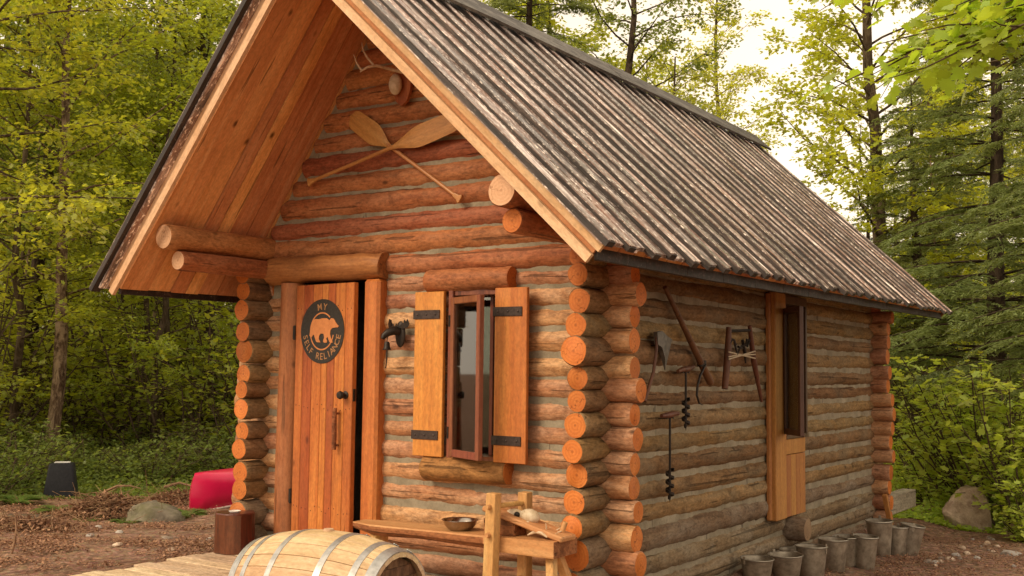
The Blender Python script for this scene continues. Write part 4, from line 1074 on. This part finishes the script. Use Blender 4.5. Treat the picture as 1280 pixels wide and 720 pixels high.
# ---------------------------------------------------------------- vegetation
LEAF = {
 'kite': [(0,0,0),(.45,.30,.07),(1,0,-.03),(.45,-.30,.07)],
 'star': [(0,0,0),(.12,.34,.04),(.38,.26,.02),(.55,.46,.03),(.66,.2,0),(1,0,-.05),(.66,-.2,0),(.55,-.46,.03),(.38,-.26,.02),(.12,-.34,.04)],
 'maple': [(0,0,0),(-.04,.20,.01),(.14,.26,.03),(.10,.46,.02),(.30,.36,.04),(.42,.56,0),(.50,.34,.03),(.62,.42,0),(.66,.17,.02),(.80,.20,0),(1,0,-.05),(.80,-.20,0),(.66,-.17,.02),(.62,-.42,0),(.50,-.34,.03),(.42,-.56,0),(.30,-.36,.04),(.10,-.46,.02),(.14,-.26,.03),(-.04,-.20,.01)],
 'needle': [(0,.5,0),(1,.16,0),(1,-.16,0),(0,-.5,0)],
}
def leaf_mesh(name, pos, direc, nrm, size, shape, mat, width=1.0):
    """one mesh of many leaf faces; pos, direc (midrib) and nrm are (N,3) arrays"""
    T = np.array(LEAF[shape], dtype=np.float64); m = len(T); N = len(pos)
    d = direc/np.linalg.norm(direc, axis=1, keepdims=True)
    nn = nrm - d*np.sum(nrm*d, axis=1, keepdims=True); nn /= np.linalg.norm(nn, axis=1, keepdims=True)+1e-9
    w = np.cross(nn, d); s = size[:, None, None]
    co = pos[:, None, :] + s*(T[None, :, 0:1]*d[:, None, :] + T[None, :, 1:2]*width*w[:, None, :] + T[None, :, 2:3]*nn[:, None, :])
    me = bpy.data.meshes.new(name); me.vertices.add(N*m); me.vertices.foreach_set('co', co.reshape(-1))
    me.loops.add(N*m); me.loops.foreach_set('vertex_index', np.arange(N*m, dtype=np.int32))
    me.polygons.add(N); me.polygons.foreach_set('loop_start', np.arange(0, N*m, m, dtype=np.int32))
    me.materials.append(mat); me.update(calc_edges=True); me.validate(); return me
def link(name, me, parent=None, loc=(0,0,0)):
    o = bpy.data.objects.new(name, me); COL.objects.link(o); o.location = loc
    if parent: o.parent = parent
    return o
def wander(rng, p, d, L, k, curl, droop=0.0):
    pts = [np.array(p, float)]; d = np.array(d, float)/np.linalg.norm(d)
    for i in range(k):
        d = d+rng.normal(0, curl, 3)+np.array([0, 0, -droop]); d /= np.linalg.norm(d); pts.append(pts[-1]+d*L/k)
    return pts
def sample(pts, t):
    t = min(.999, max(0, t))*(len(pts)-1); i = int(t); return pts[i]*(1-(t-i))+pts[i+1]*(t-i), pts[i+1]-pts[i]

def broadleaf(seed, H, base, nb, spread, per, lsize, mat, bark, tr=.13, shape='star', rise=.35, lean=0.0, sparse=1.0, top=1.0):
    """a forest tree: bare lower trunk, layered sprays of leaves along the side branches"""
    rng = np.random.default_rng(seed); mb = MB(); k = 12
    tp = [np.array([0., 0., -.2])]
    for i in range(k): tp.append(tp[-1]+np.array([rng.normal(lean*.06, .05), rng.normal(0, .05), H/k]))
    mb.tube(tp, [tr*1.35, tr*1.05]+[tr*(1-.86*i/(k-1)) for i in range(k-1)], 10, 0, True, None, .12, seed)
    P, D, N_, S = [], [], [], []
    for b in range(nb):
        u_ = (b+rng.random())/nb; z = base+(H*.98-base)*u_**.9
        p, _ = sample(tp, (z+.2)/(H+.2)); az = b*2.4+rng.normal(0, .4)
        L = spread*(.35+.65*math.sin(PI*min(1, .22+.78*u_)))*rng.uniform(.7, 1.15)*(1-.25*u_)
        bp = wander(rng, p, (math.cos(az), math.sin(az), rise+.5*u_), L, 6, .10, .04)
        r0 = tr*.19*(1-.6*u_)+.006
        mb.tube(bp, [r0*(1-.85*i/6) for i in range(7)], 5)
        for tw in range(int(5+L*3.2)):
            t = .22+.78*rng.random()**.8; q, dd = sample(bp, t)
            sa = rng.choice((-1, 1))*rng.uniform(.4, 1.3); c, s = math.cos(sa), math.sin(sa)
            hd = np.array([dd[0]*c-dd[1]*s, dd[0]*s+dd[1]*c, dd[2]*.3+rng.normal(0, .12)])
            l2 = rng.uniform(.35, .9)*(.5+.25*L/spread*1.5); tpn = wander(rng, q, hd, l2, 3, .12, .05)
            if rng.random() < .5: mb.tube(tpn, [.006, .005, .004, .002], 3, cap=False)
            for j in range(int(per*rng.uniform(.5, 1.4)*sparse)):
                a_, ad = sample(tpn, rng.random()**.7)
                P.append(a_+rng.normal(0, 1, 3)*np.array([.10, .10, .045])); 
                D.append(ad/np.linalg.norm(ad)+rng.normal(0, .7, 3)*np.array([1, 1, .5])+np.array([0, 0, -.15])); N_.append(rng.normal(0, .38, 3)+np.array([0, 0, 1])); S.append(lsize*rng.uniform(.6, 1.25))
    me = leaf_mesh('crown', np.array(P), np.array(D), np.array(N_), np.array(S), shape, M[mat])
    root = empty('tree', (0, 0, 0), 'x', 'tree'); mb.build('trunk', M[bark], root, smooth=True, angle=80); link('crown', me, root)
    return root

def conifer(seed, H, base, spread, mat='needle', tr=.15, dens=1.0):
    rng = np.random.default_rng(seed); mb = MB(); tp = [np.array([0, 0, -.2])]
    for i in range(12): tp.append(tp[-1]+np.array([rng.normal(0, .02), rng.normal(0, .02), (H+.2)/12]))
    mb.tube(tp, [tr*(1.2-1.15*i/12) for i in range(13)], 10, 0, True, None, .08, seed)
    P, D, N_, S = [], [], [], []; z = base; b = 0
    while z < H*.99:
        u_ = (z-base)/(H-base)
        for q in range(4):
            az = b*2.4+rng.normal(0, .3); b += 1; L = spread*((1-u_)**.8)*rng.uniform(.65, 1.12)+.12
            p, _ = sample(tp, (z+.2)/(H+.2)); bp = wander(rng, p, (math.cos(az), math.sin(az), .12), L, 7, .05, .055)
            mb.tube(bp, [.022*(1-u_*.6)*(1-.85*i/7)+.002 for i in range(8)], 4, cap=False)
            for s_ in range(int((5+L*11)*dens)):
                t = .15+.85*rng.random()**.75; c0, dd = sample(bp, t); dd /= np.linalg.norm(dd)
                sa = rng.choice((-1, 1))*rng.uniform(.5, 1.1); c, s = math.cos(sa), math.sin(sa)
                hd = np.array([dd[0]*c-dd[1]*s, dd[0]*s+dd[1]*c, dd[2]-.12+rng.normal(0, .08)]); l2 = L*.24*(1.1-t*.6)*rng.uniform(.6, 1.3)+.08
                k = int(l2/.013); tt = rng.random(k); base_ = c0[None]+hd[None]*(tt*l2)[:, None]
                base_[:, 2] -= .25*(tt*l2)**2+rng.random(k)*.02
                side = rng.choice([-1., 1.], k)[:, None]*np.array([-hd[1], hd[0], 0])[None]
                P += list(base_+rng.normal(0, .008, (k, 3))); D += list(side*.8+hd[None]*.7+rng.normal(0, .18, (k, 3))+np.array([0, 0, -.12])); N_ += list(rng.normal(0, .35, (k, 3))+np.array([0, 0, 1])); S += list(rng.uniform(.05, .095, k)*(1-.3*tt))
        z += rng.uniform(.13, .24)*(1+.6*u_)
    me = leaf_mesh('crown', np.array(P), np.array(D), np.array(N_), np.array(S), 'needle', M[mat], .30)
    root = empty('conifer', (0, 0, 0), 'x', 'conifer'); mb.build('trunk', M['bark_dark'], root, smooth=True, angle=80); link('crown', me, root)
    return root

def shrub(seed, H, R, n, lsize, mat, shape='star'):
    rng = np.random.default_rng(seed); mb = MB(); P, D, N_, S = [], [], [], []
    for b in range(n):
        az = rng.uniform(0, 2*PI); rr = R*rng.random()**.5*.5; L = H*rng.uniform(.55, 1.12)
        st_ = wander(rng, (rr*math.cos(az)*.5, rr*math.sin(az)*.5, -.03), (math.cos(az)*R/H*.8, math.sin(az)*R/H*.8, 1), L, 6, .09, .02)
        mb.tube(st_, [.009*(1-.8*i/6)+.002 for i in range(7)], 4, cap=False)
        for tw in range(int(7+5*L)):
            t = .2+.8*rng.random(); q, dd = sample(st_, t); a2 = rng.uniform(0, 2*PI); l2 = rng.uniform(.12, .40)*(1.3-.6*t)
            tpn = wander(rng, q, (math.cos(a2), math.sin(a2), .35), l2, 3, .1, .08)
            mb.tube(tpn, [.004, .003, .003, .002], 3, cap=False)
            for j in range(rng.integers(4, 9)):
                a_, ad = sample(tpn, rng.random()**.6); P.append(a_+rng.normal(0, .02, 3)); D.append(ad/np.linalg.norm(ad)+rng.normal(0, .6, 3)*np.array([1, 1, .5])); N_.append(rng.normal(0, .35, 3)+np.array([0, 0, 1])); S.append(lsize*rng.uniform(.6, 1.3))
    me = leaf_mesh('foliage', np.array(P), np.array(D), np.array(N_), np.array(S), shape, M[mat])
    root = empty('shrub', (0, 0, 0), 'x', 'shrub'); mb.build('stem', M['bark'], root, smooth=True); link('foliage', me, root); return root

used_proto = set(); KIDS = {}
def plant(proto, name, x, y, label, cat, group=None, s=1.0, rz=0.0, z=None, tilt=0.0):
    """the first call uses the tree itself, later calls copy it with its trunk and crown"""
    if proto.name not in used_proto: o = proto; used_proto.add(proto.name); KIDS[o.name] = list(o.children) or [c for c in bpy.data.objects if c.parent == o]; o['_k'] = o.name; kids = None
    else:
        kids = [c for c in bpy.data.objects if c.parent == proto]; o = proto.copy(); COL.objects.link(o)
        for c in kids: d = c.copy(); COL.objects.link(d); d.parent = o
    if '_k' in o: del o['_k']
    used_proto.discard(proto.name) if False else None
    o.location = (x, y, ground_z(x, y)-.05 if z is None else z); o.scale = (s, s, s); o.rotation_euler = (tilt, 0, rz)
    o['label'] = label; o['category'] = cat
    if group: o['group'] = group
    elif 'group' in o: del o['group']
    NAMES.append((o, name)); return o
NAMES = []

T1 = broadleaf(1, 10.5, 2.8, 52, 3.0, 34, .075, 'leaf', 'bark_patchy', .10)
T2 = broadleaf(2, 12.0, 2.2, 56, 3.1, 30, .078, 'leaf', 'bark', .11, rise=.25)
T3 = broadleaf(3, 8.0, 1.3, 44, 2.5, 32, .072, 'leaf', 'bark', .07, rise=.2)
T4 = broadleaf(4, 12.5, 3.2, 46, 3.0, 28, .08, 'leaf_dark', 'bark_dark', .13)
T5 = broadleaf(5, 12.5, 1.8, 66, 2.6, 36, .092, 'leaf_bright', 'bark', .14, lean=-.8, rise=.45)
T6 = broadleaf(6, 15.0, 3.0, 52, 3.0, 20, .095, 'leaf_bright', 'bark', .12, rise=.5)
T7 = broadleaf(7, 12.0, 5.2, 34, 2.0, 24, .08, 'leaf', 'bark', .065)
T8 = broadleaf(8, 11.0, 4.4, 30, 1.8, 24, .08, 'leaf_dark', 'bark_patchy', .055, lean=.5)
C1 = conifer(11, 11.0, 2.1, 2.5, dens=1.6)
C2 = conifer(12, 7.5, 1.3, 2.0, dens=1.6)
S1 = shrub(21, 1.5, .8, 17, .07, 'leaf_shrub')
S2 = shrub(22, .9, .7, 12, .075, 'leaf_shrub')
S3 = shrub(23, 1.0, .9, 20, .058, 'leaf_dark')
R_ = random.Random(40)

# the broad maple whose trunk stands left of the cabin
x, y = bearing(71, 18.6)
plant(T1, 'maple_tree', x, y, 'patchy-barked maple rising behind the black box at the left', 'tree', None, 1.0, 2.0)
GL = 'broadleaf trees filling the wood left of the cabin'
left = [(-60,15,T2,'m'),(150,23,T3,'s'),(38,24,T4,'d'),(262,22,T4,'d'),(300,26,T2,'m'),(205,20,T3,'s'),(110,28,T2,'m'),(10,19,T3,'s'),(250,30,T1,'m'),(340,31,T3,'s'),(-20,29,T2,'m'),(180,33,T4,'d'),(70,35,T3,'s'),(300,36,T1,'m'),(-110,22,T4,'d'),(400,34,T2,'m'),(220,40,T2,'m'),(60,42,T2,'m'),(330,44,T2,'m'),(140,45,T1,'m'),(0,46,T4,'d'),(260,50,T2,'m'),(90,52,T2,'m'),(370,50,T1,'m'),(180,56,T4,'d'),(20,58,T2,'m'),(310,60,T2,'m'),(-80,40,T2,'m'),(-60,55,T1,'m'),(440,46,T4,'d'),(-160,32,T1,'m'),(-220,20,T2,'m')]
for i, (px, d, T, k) in enumerate(left):
    x, y = bearing(px, d); s = R_.uniform(.9, 1.15)*(1.15 if d > 38 else 1)
    if px == 262: lb, g = 'dark slim trunk seen just left of the cabin corner logs', None
    elif px == 38: lb, g = 'dark-barked tree standing left of the patchy maple at the left', None
    else: lb, g = {'m': 'leafy broadleaf tree deep in the wood left of the cabin', 's': 'slim young tree with low leaves in the wood left of the cabin', 'd': 'dark shaded tree among the wood left of the cabin'}[k], {'m': GL, 's': 'slim young trees in the left wood', 'd': 'dark shaded trees in the left wood'}[k]
    plant(T, 'broadleaf_tree' if k != 's' else 'young_tree', x, y, lb, 'tree', g, s, R_.uniform(0, 6.3))
# behind the cabin, seen above the roof
for px, d, T, s, lb, g, nm in [
    (650, 24, C1, 1.25, 'dark conifer showing over the ridge at its upper left', None, 'conifer'), (765, 22, T4, 1.0, 'dark-trunked tree rising over the middle of the roof ridge', None, 'broadleaf_tree'),
    (700, 27, T5, 1.05, 'bright green maple over the roof, left of the dark trunk', None, 'maple_tree'), (845, 27, T3, 1.25, 'yellow-green tree low over the ridge, left of the open sky', None, 'young_tree'),
    (905, 33, T6, .95, 'thin bright airy tree against the open sky beyond the ridge', None, 'maple_tree'), (560, 28, T2, 1.1, 'broadleaf tree hidden mostly behind the roof peak', None, 'broadleaf_tree'), (810, 38, T2, 1.1, 'broadleaf tree farthest behind the middle of the roof', None, 'broadleaf_tree')]:
    x, y = bearing(px, d); plant(T, nm, x, y, lb, 'tree', g, s, R_.uniform(0, 6.3))
# right of the cabin
for px, d, T, s, lb, g, nm, rz in [
    (1116, 21, T5, 1.05, 'tall maple with leaning upper trunk against the bright sky, right of the roof', None, 'maple_tree', 0.6),
    (1245, 18.5, C1, 1.0, 'large dark conifer with drooping boughs near the right edge', None, 'conifer', 0.5),
    (1150, 20.5, C2, .95, 'medium conifer standing left of the large one at the right', None, 'conifer', 1.5),
    (1405, 15.5, C1, .9, 'conifer whose boughs enter from beyond the right edge', None, 'conifer', 3.0),
    (1085, 27, C2, .9, 'small conifer seen past the far roof corner', None, 'conifer', 4.0),
    (1190, 30, C1, 1.1, 'conifer farther back between the maple and the large conifer', None, 'conifer', 2.0),
    (1270, 30, T6, 1.0, 'airy bright tree high behind the large conifer', None, 'maple_tree', 2.0),
    (1120, 38, T2, .75, 'far broadleaf tree beyond the far roof corner', None, 'broadleaf_tree', 2.5),
    (1210, 42, T2, .9, 'far broadleaf tree behind the conifers at the right', None, 'broadleaf_tree', 1.0), (1300, 40, T2, .9, 'far broadleaf tree at the right edge', None, 'broadleaf_tree', 5.0), (1060, 46, T2, .6, 'far low tree behind the far end of the roof', None, 'broadleaf_tree', 4.4)]:
    x, y = bearing(px, d); plant(T, nm, x, y, lb, 'tree' if nm != 'conifer' else 'conifer', g, s, rz)
GS = 'bright leafy shrubs right of the cabin'
for i, (px, d, T, s) in enumerate([(1180,16.6,S1,1.35),(1235,15.4,S1,1.5),(1285,14.4,S1,1.6),(1150,17.5,S1,1.1),(1210,18,S1,1.35),(1255,18.0,S1,1.4),(1200,15.6,S2,.9),(1248,15.0,S2,.9),(1310,13.6,S2,1.0),(1165,16.5,S2,.9),(1135,18.5,S2,1.1),(1280,16,S1,1.5),(1145,21,S1,1.2),(1200,20,S1,1.4),(1240,21,S1,1.4),(1320,14,S1,1.3),(1285,13.6,S2,.7),(1130,24,S1,1.2),(1180,25,S1,1.3),(1275,24,S1,1.4)]):
    x, y = bearing(px, d); plant(T, 'shrub', x, y, 'bright green leafy shrub on the bank right of the cabin', 'shrub', GS, s, R_.uniform(0, 6.3))
for i, (px, d) in enumerate([(20,16.5),(110,17.5),(150,18.5),(190,17),(235,18),(275,18.5),(305,17.5),(-15,15.5),(55,19.5),(130,20),(215,20.5),(260,21),(300,20.5),(5,20)]):
    x, y = bearing(px, d); plant(S3, 'undergrowth_shrub', x, y, 'dark green low shrub at the edge of the left wood', 'shrub', 'low shrubs at the edge of the left wood', R_.uniform(.8, 1.2), R_.uniform(0, 6.3))
R5 = random.Random(52); S4 = shrub(24, 1.5, .9, 22, .05, 'leaf')
for i in range(46):
    px = R5.uniform(-90, 420); d = R5.uniform(19, 50); x, y = bearing(px, d); plant(S4, 'sapling', x, y, 'thin leafy sapling filling the depth of the left wood', 'sapling', 'saplings in the left wood', R5.uniform(1.3, 2.6)*(1+d/80), R5.uniform(0, 6.3))
for i in range(24):
    px = R5.uniform(-60, 345); d = R5.uniform(18.5, 42); x, y = bearing(px, d); plant(R5.choice((T7, T8)), 'slender_tree', x, y, 'slender bare-stemmed tree standing in the left wood', 'tree', 'slender stems in the left wood', R5.uniform(.85, 1.1), R5.uniform(0, 6.3))
for i in range(7):
    px = R5.uniform(1125, 1330); d = R5.uniform(22, 36); x, y = bearing(px, d); plant(R5.choice((T7, T8)), 'slender_tree', x, y, 'slender bare-stemmed tree standing in the right wood', 'tree', 'slender stems in the right wood', R5.uniform(.85, 1.1), R5.uniform(0, 6.3))
for i in range(22):
    px = R5.uniform(1090, 1400); d = R5.uniform(21, 48); x, y = bearing(px, d); plant(S4, 'sapling', x, y, 'thin leafy sapling in the wood beyond the shrubs at the right', 'sapling', 'saplings in the right wood', R5.uniform(1.2, 2.2)*(1+d/80), R5.uniform(0, 6.3))
for i in range(26):
    px = R5.uniform(-160, 460); d = R5.uniform(40, 75); x, y = bearing(px, d); plant(R5.choice((T3, T4, T2)), 'far_tree', x, y, 'far tree closing the depth of the left wood', 'tree', 'far trees of the left wood', R5.uniform(1.0, 1.4), R5.uniform(0, 6.3))
for i in range(10):
    px = R5.uniform(1080, 1400); d = R5.uniform(42, 65); x, y = bearing(px, d); plant(T3, 'far_tree', x, y, 'far tree closing the depth of the right wood', 'tree', 'far trees of the right wood', R5.uniform(.8, 1.0), R5.uniform(0, 6.3))
for o, nm in NAMES: o.name = nm

# near maple bough hanging into the top right corner, from a maple that stands outside the frame
def near_bough():
    rng = np.random.default_rng(77); base = np.array([6.6, 1.6, 0.0])
    root = empty('overhanging_maple', (base[0], base[1], ground_z(base[0], base[1])), 'near maple whose large yellow-green leaves hang into the top right corner', 'tree')
    mb = MB(); tp = wander(rng, (0, 0, -.1), (-.02, 0, 1), 7.5, 8, .03); mb.tube(tp, [.16-.014*i for i in range(9)], 12, 0, True, None, .1, 4)
    P, D, N_, S = [], [], [], []
    def bough(h, target, nt, spr):
        p, _ = sample(tp, h/7.5); tg = np.array(target)-base; k = 8; bp = []
        for i in range(k+1):
            t = i/k; q = p*(1-t)+tg*t; q = q+np.array([0, 0, .35*math.sin(PI*t)])+rng.normal(0, .03, 3); bp.append(q)
        mb.tube(bp, [.035*(1-.88*i/k) for i in range(k+1)], 6)
        for tw in range(nt):
            t = .30+.70*rng.random(); q, dd = sample(bp, t); dd = dd/np.linalg.norm(dd); sa = rng.choice((-1, 1))*rng.uniform(.3, 1.2); c, s = math.cos(sa), math.sin(sa)
            tpn = wander(rng, q, (dd[0]*c-dd[1]*s, dd[0]*s+dd[1]*c, dd[2]*.4-.05), rng.uniform(.25, .6)*spr, 3, .1, .05); mb.tube(tpn, [.006, .005, .004, .002], 4, cap=False)
            for j in range(rng.integers(7, 13)):
                a_, ad = sample(tpn, rng.random()**.6); ad = ad/np.linalg.norm(ad)
                P.append(a_+rng.normal(0, 1, 3)*np.array([.05, .05, .03])); D.append(ad+rng.normal(0, .6, 3)*np.array([1, 1, .4])+np.array([0, 0, -.2])); N_.append(rng.normal(0, .4, 3)+np.array([0, 0, 1])); S.append(rng.uniform(.055, .105))
    def tgt(px, py, d): return tuple(CAM+ray(px, py)*d)
    bough(4.0, tgt(1140, 75, 5.6), 60, 1.1); bough(4.3, tgt(1185, 45, 5.9), 60, 1.1); bough(4.1, tgt(1250, 60, 5.2), 50, 1.1); bough(4.2, tgt(1200, 20, 5.2), 40, 1.0); bough(3.9, tgt(1235, 92, 6.0), 34, .9); bough(4.6, tgt(1120, -25, 6.2), 40, 1.0); bough(4.4, tgt(1255, -5, 4.6), 34, 1.0)
    mb.build('trunk', M['bark'], root, smooth=True, angle=80)
    link('crown', leaf_mesh('crown', np.array(P), np.array(D), np.array(N_), np.array(S), 'maple', M['leaf_near']), root)
near_bough()

# ---------------------------------------------------------------- forest floor cover
def cover(name, n, region, lsize, shape, mat, label, cat, hfun, tilt=.5, group=None, seed=1, flat=0.3):
    rng = np.random.default_rng(seed); P, D, N_, S = [], [], [], []
    while len(P) < n:
        x, y = region(rng)
        if x is None: continue
        h = hfun(x, y, rng)
        if h is None: continue
        P.append((x, y, ground_z(x, y)+h)); D.append(rng.normal(0, 1, 3)*np.array([1, 1, flat])); N_.append(rng.normal(0, tilt, 3)+np.array([0, 0, 1])); S.append(lsize*rng.uniform(.5, 1.4))
    o = link(name, leaf_mesh(name, np.array(P), np.array(D), np.array(N_), np.array(S), shape, M[mat])); tag(o, label, cat, None, 'stuff'); return o
def polar(px0, px1, d0, d1):
    def f(rng):
        px = rng.uniform(px0, px1); d = d0*(d1/d0)**rng.random(); return bearing(px, d)
    return f
def clump(x, y, a, s, thr): 
    v = noise.noise(Vector((x*s, y*s, a))); return v > thr
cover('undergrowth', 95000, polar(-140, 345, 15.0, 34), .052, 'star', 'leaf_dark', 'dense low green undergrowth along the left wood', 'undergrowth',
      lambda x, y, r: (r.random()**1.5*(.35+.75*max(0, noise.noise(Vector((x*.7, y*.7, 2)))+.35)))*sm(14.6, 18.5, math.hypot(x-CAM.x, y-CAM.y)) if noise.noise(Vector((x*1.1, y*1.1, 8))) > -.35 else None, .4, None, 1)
cover('ground_plants', 36000, polar(1100, 1400, 14.2, 32), .06, 'star', 'leaf_shrub', 'bright low green plants on the bank right of the cabin', 'undergrowth',
      lambda x, y, r: r.random()**1.6*.5*sm(13.9, 16, math.hypot(x-CAM.x, y-CAM.y)) if noise.noise(Vector((x*1.3, y*1.3, 4))) > -.2 and x > -1 else None, .4, None, 2)
def litter_ok(x, y, r):
    if -3.1 < x < .15 and y > -6: return None
    if noise.noise(Vector((x*.9, y*.9, 12)))+.6*noise.noise(Vector((x*3.1, y*3.1, 2)))+r.uniform(-.3, .3) < .10: return None
    return .006+r.random()**3*.03
cover('leaf_litter', 34000, polar(-60, 345, 9.0, 22), .027, 'kite', 'needle_brown', 'brown dead leaves and wood chips strewn over the bare ground at the left', 'leaf litter', litter_ok, .45, None, 3, .25)
cover('wood_chips', 12000, polar(1000, 1320, 7.5, 17), .024, 'kite', 'needle_brown', 'brown leaves and chips strewn over the bare ground at the right', 'leaf litter', litter_ok, .45, None, 4, .25)

# heaps of brushwood and dead leaves
def heap(px, py, w, h, n, label, seed):
    rng = np.random.default_rng(seed); c = on_z(px, py, .05); P, D, N_, S = [], [], [], []; rv = Vector((cr.x, cr.y, 0)).normalized(); fv = Vector((cf.x, cf.y, 0)).normalized()
    mb = MB()
    for i in range(n):
        a, b = rng.normal(0, .42), rng.normal(0, .32); q = c+rv*(a*w)+fv*(b*w*.55); k = math.exp(-(a*a*2+b*b*3))
        z = ground_z(q.x, q.y)+h*k*rng.random()**.6
        if i % 9 == 0:
            d = rng.normal(0, 1, 3)*np.array([1, 1, .22]); l = rng.uniform(.12, .42); pts = wander(rng, (q.x-c.x, q.y-c.y, z), d, l, 3, .18); mb.tube(pts, [.005, .004, .003, .002], 4, cap=False)
        else: P.append((q.x-c.x, q.y-c.y, z)); D.append(rng.normal(0, 1, 3)); N_.append(rng.normal(0, .8, 3)+np.array([0, 0, .7])); S.append(rng.uniform(.02, .06))
    root = empty('brush_heap', (c.x, c.y, 0), label, 'brush heap'); mb.build('twig_tangle', M['dead_wood'], root)
    link('dead_leaves', leaf_mesh('dead_leaves', np.array(P), np.array(D), np.array(N_), np.array(S), 'kite', M['needle_brown']), root)
heap(138, 645, .7, .26, 4000, 'brown heap of dead leaves and sticks right of the black box', 5)
heap(30, 668, .8, .12, 1500, 'low heap of dead leaves and twigs at the lower left edge', 6)
heap(225, 622, .55, .15, 1800, 'heap of dead twigs and grass between the mossy rock and the canoe', 7)
def branch(pts, rad, label, seed, px=None):
    base = Vector(pts[0]); rng = np.random.default_rng(seed)
    mb = MB(); mb.tube([Vector(p)-base for p in pts], rad, 7, 0, True, None, .15, seed)
    return base, mb, label
def fin(b): o = b[1].build('dead_branch', M['dead_wood'], None, loc=b[0], smooth=True); tag(o, b[2], 'branch')
def G(px, py, h=0.0, z=.05): p = on_z(px, py, z); return Vector((p.x, p.y, ground_z(p.x, p.y)+h))
a0 = G(118, 628, .06)
fin(branch([a0]+[a0+Vector((cr.x, cr.y, 0))*dx+Vector((0, 0, dz)) for dx, dz in ((.12, .10), (.27, .17), (.42, .17), (.55, .14))], [.016, .015, .013, .010, .005], 'pale curved dead branch on the brown brush heap', 1))
b0 = G(14, 706, .0); R3 = Vector((cr.x, cr.y, 0))
b = branch([b0, b0+R3*.02+Vector((0, 0, .10)), b0+R3*.03+Vector((0, 0, .20)), b0+R3*.015+Vector((0, 0, .33))], [.010, .011, .009, .004], 'pale forked dead branch standing at the lower left edge', 2)
b[1].tube([R3*.03+Vector((0, 0, .18)), R3*.07+Vector((0, 0, .12)), R3*.10+Vector((0, 0, .09))], [.008, .006, .003], 6); fin(b)
b0 = G(205, 612, .12)
fin(branch([b0, b0+R3*.20+Vector((0, 0, .06)), b0+R3*.36+Vector((0, 0, .02)), b0+R3*.52+Vector((0, 0, .10))], [.02, .018, .014, .008], 'bare leaning dead branch just left of the red canoe', 3))

def fern(seed, n, L):
    rng = np.random.default_rng(seed); P, D, N_, S = [], [], [], []; mb = MB()
    for f in range(n):
        az = f*2.4+rng.normal(0, .3); pts = wander(rng, (0, 0, 0), (math.cos(az), math.sin(az), 1.3), L*rng.uniform(.7, 1.1), 8, .03, .17); mb.tube(pts, [.004]*8+[.001], 3, cap=False)
        for i in range(26):
            t = .12+.88*i/26; q, dd = sample(pts, t); dd = dd/np.linalg.norm(dd); sd_ = np.cross(dd, [0, 0, 1])
            for s2 in (-1, 1): P.append(q); D.append(sd_*s2+dd*.35); N_.append(np.array([0, 0, 1.])); S.append(L*.26*math.sin(PI*min(1, t*.85+.12))+.01)
    root = empty('fern', (0, 0, 0), 'x', 'fern'); mb.build('stalk', M['fern'], root)
    link('fronds', leaf_mesh('fronds', np.array(P), np.array(D), np.array(N_), np.array(S), 'needle', M['fern'], .22), root); return root
NAMES = []; FE = fern(3, 9, .38)
for px, py, s, lb in ((70, 640, 1.0, 'green fern in front of the black box'), (18, 628, 1.2, 'green fern left of the black box at the left edge'), (212, 646, .9, 'green fern growing over the mossy rock'), (160, 652, .7, 'small fern in front of the brown brush heap'), (110, 650, .6, 'tiny fern right of the black box'), (238, 640, .8, 'small fern just left of the canoe bow')):
    p = on_z(px, py, .05); plant(FE, 'fern', p.x, p.y, lb, 'fern', None, s, R_.uniform(0, 6))
for o, nm in NAMES: o.name = nm
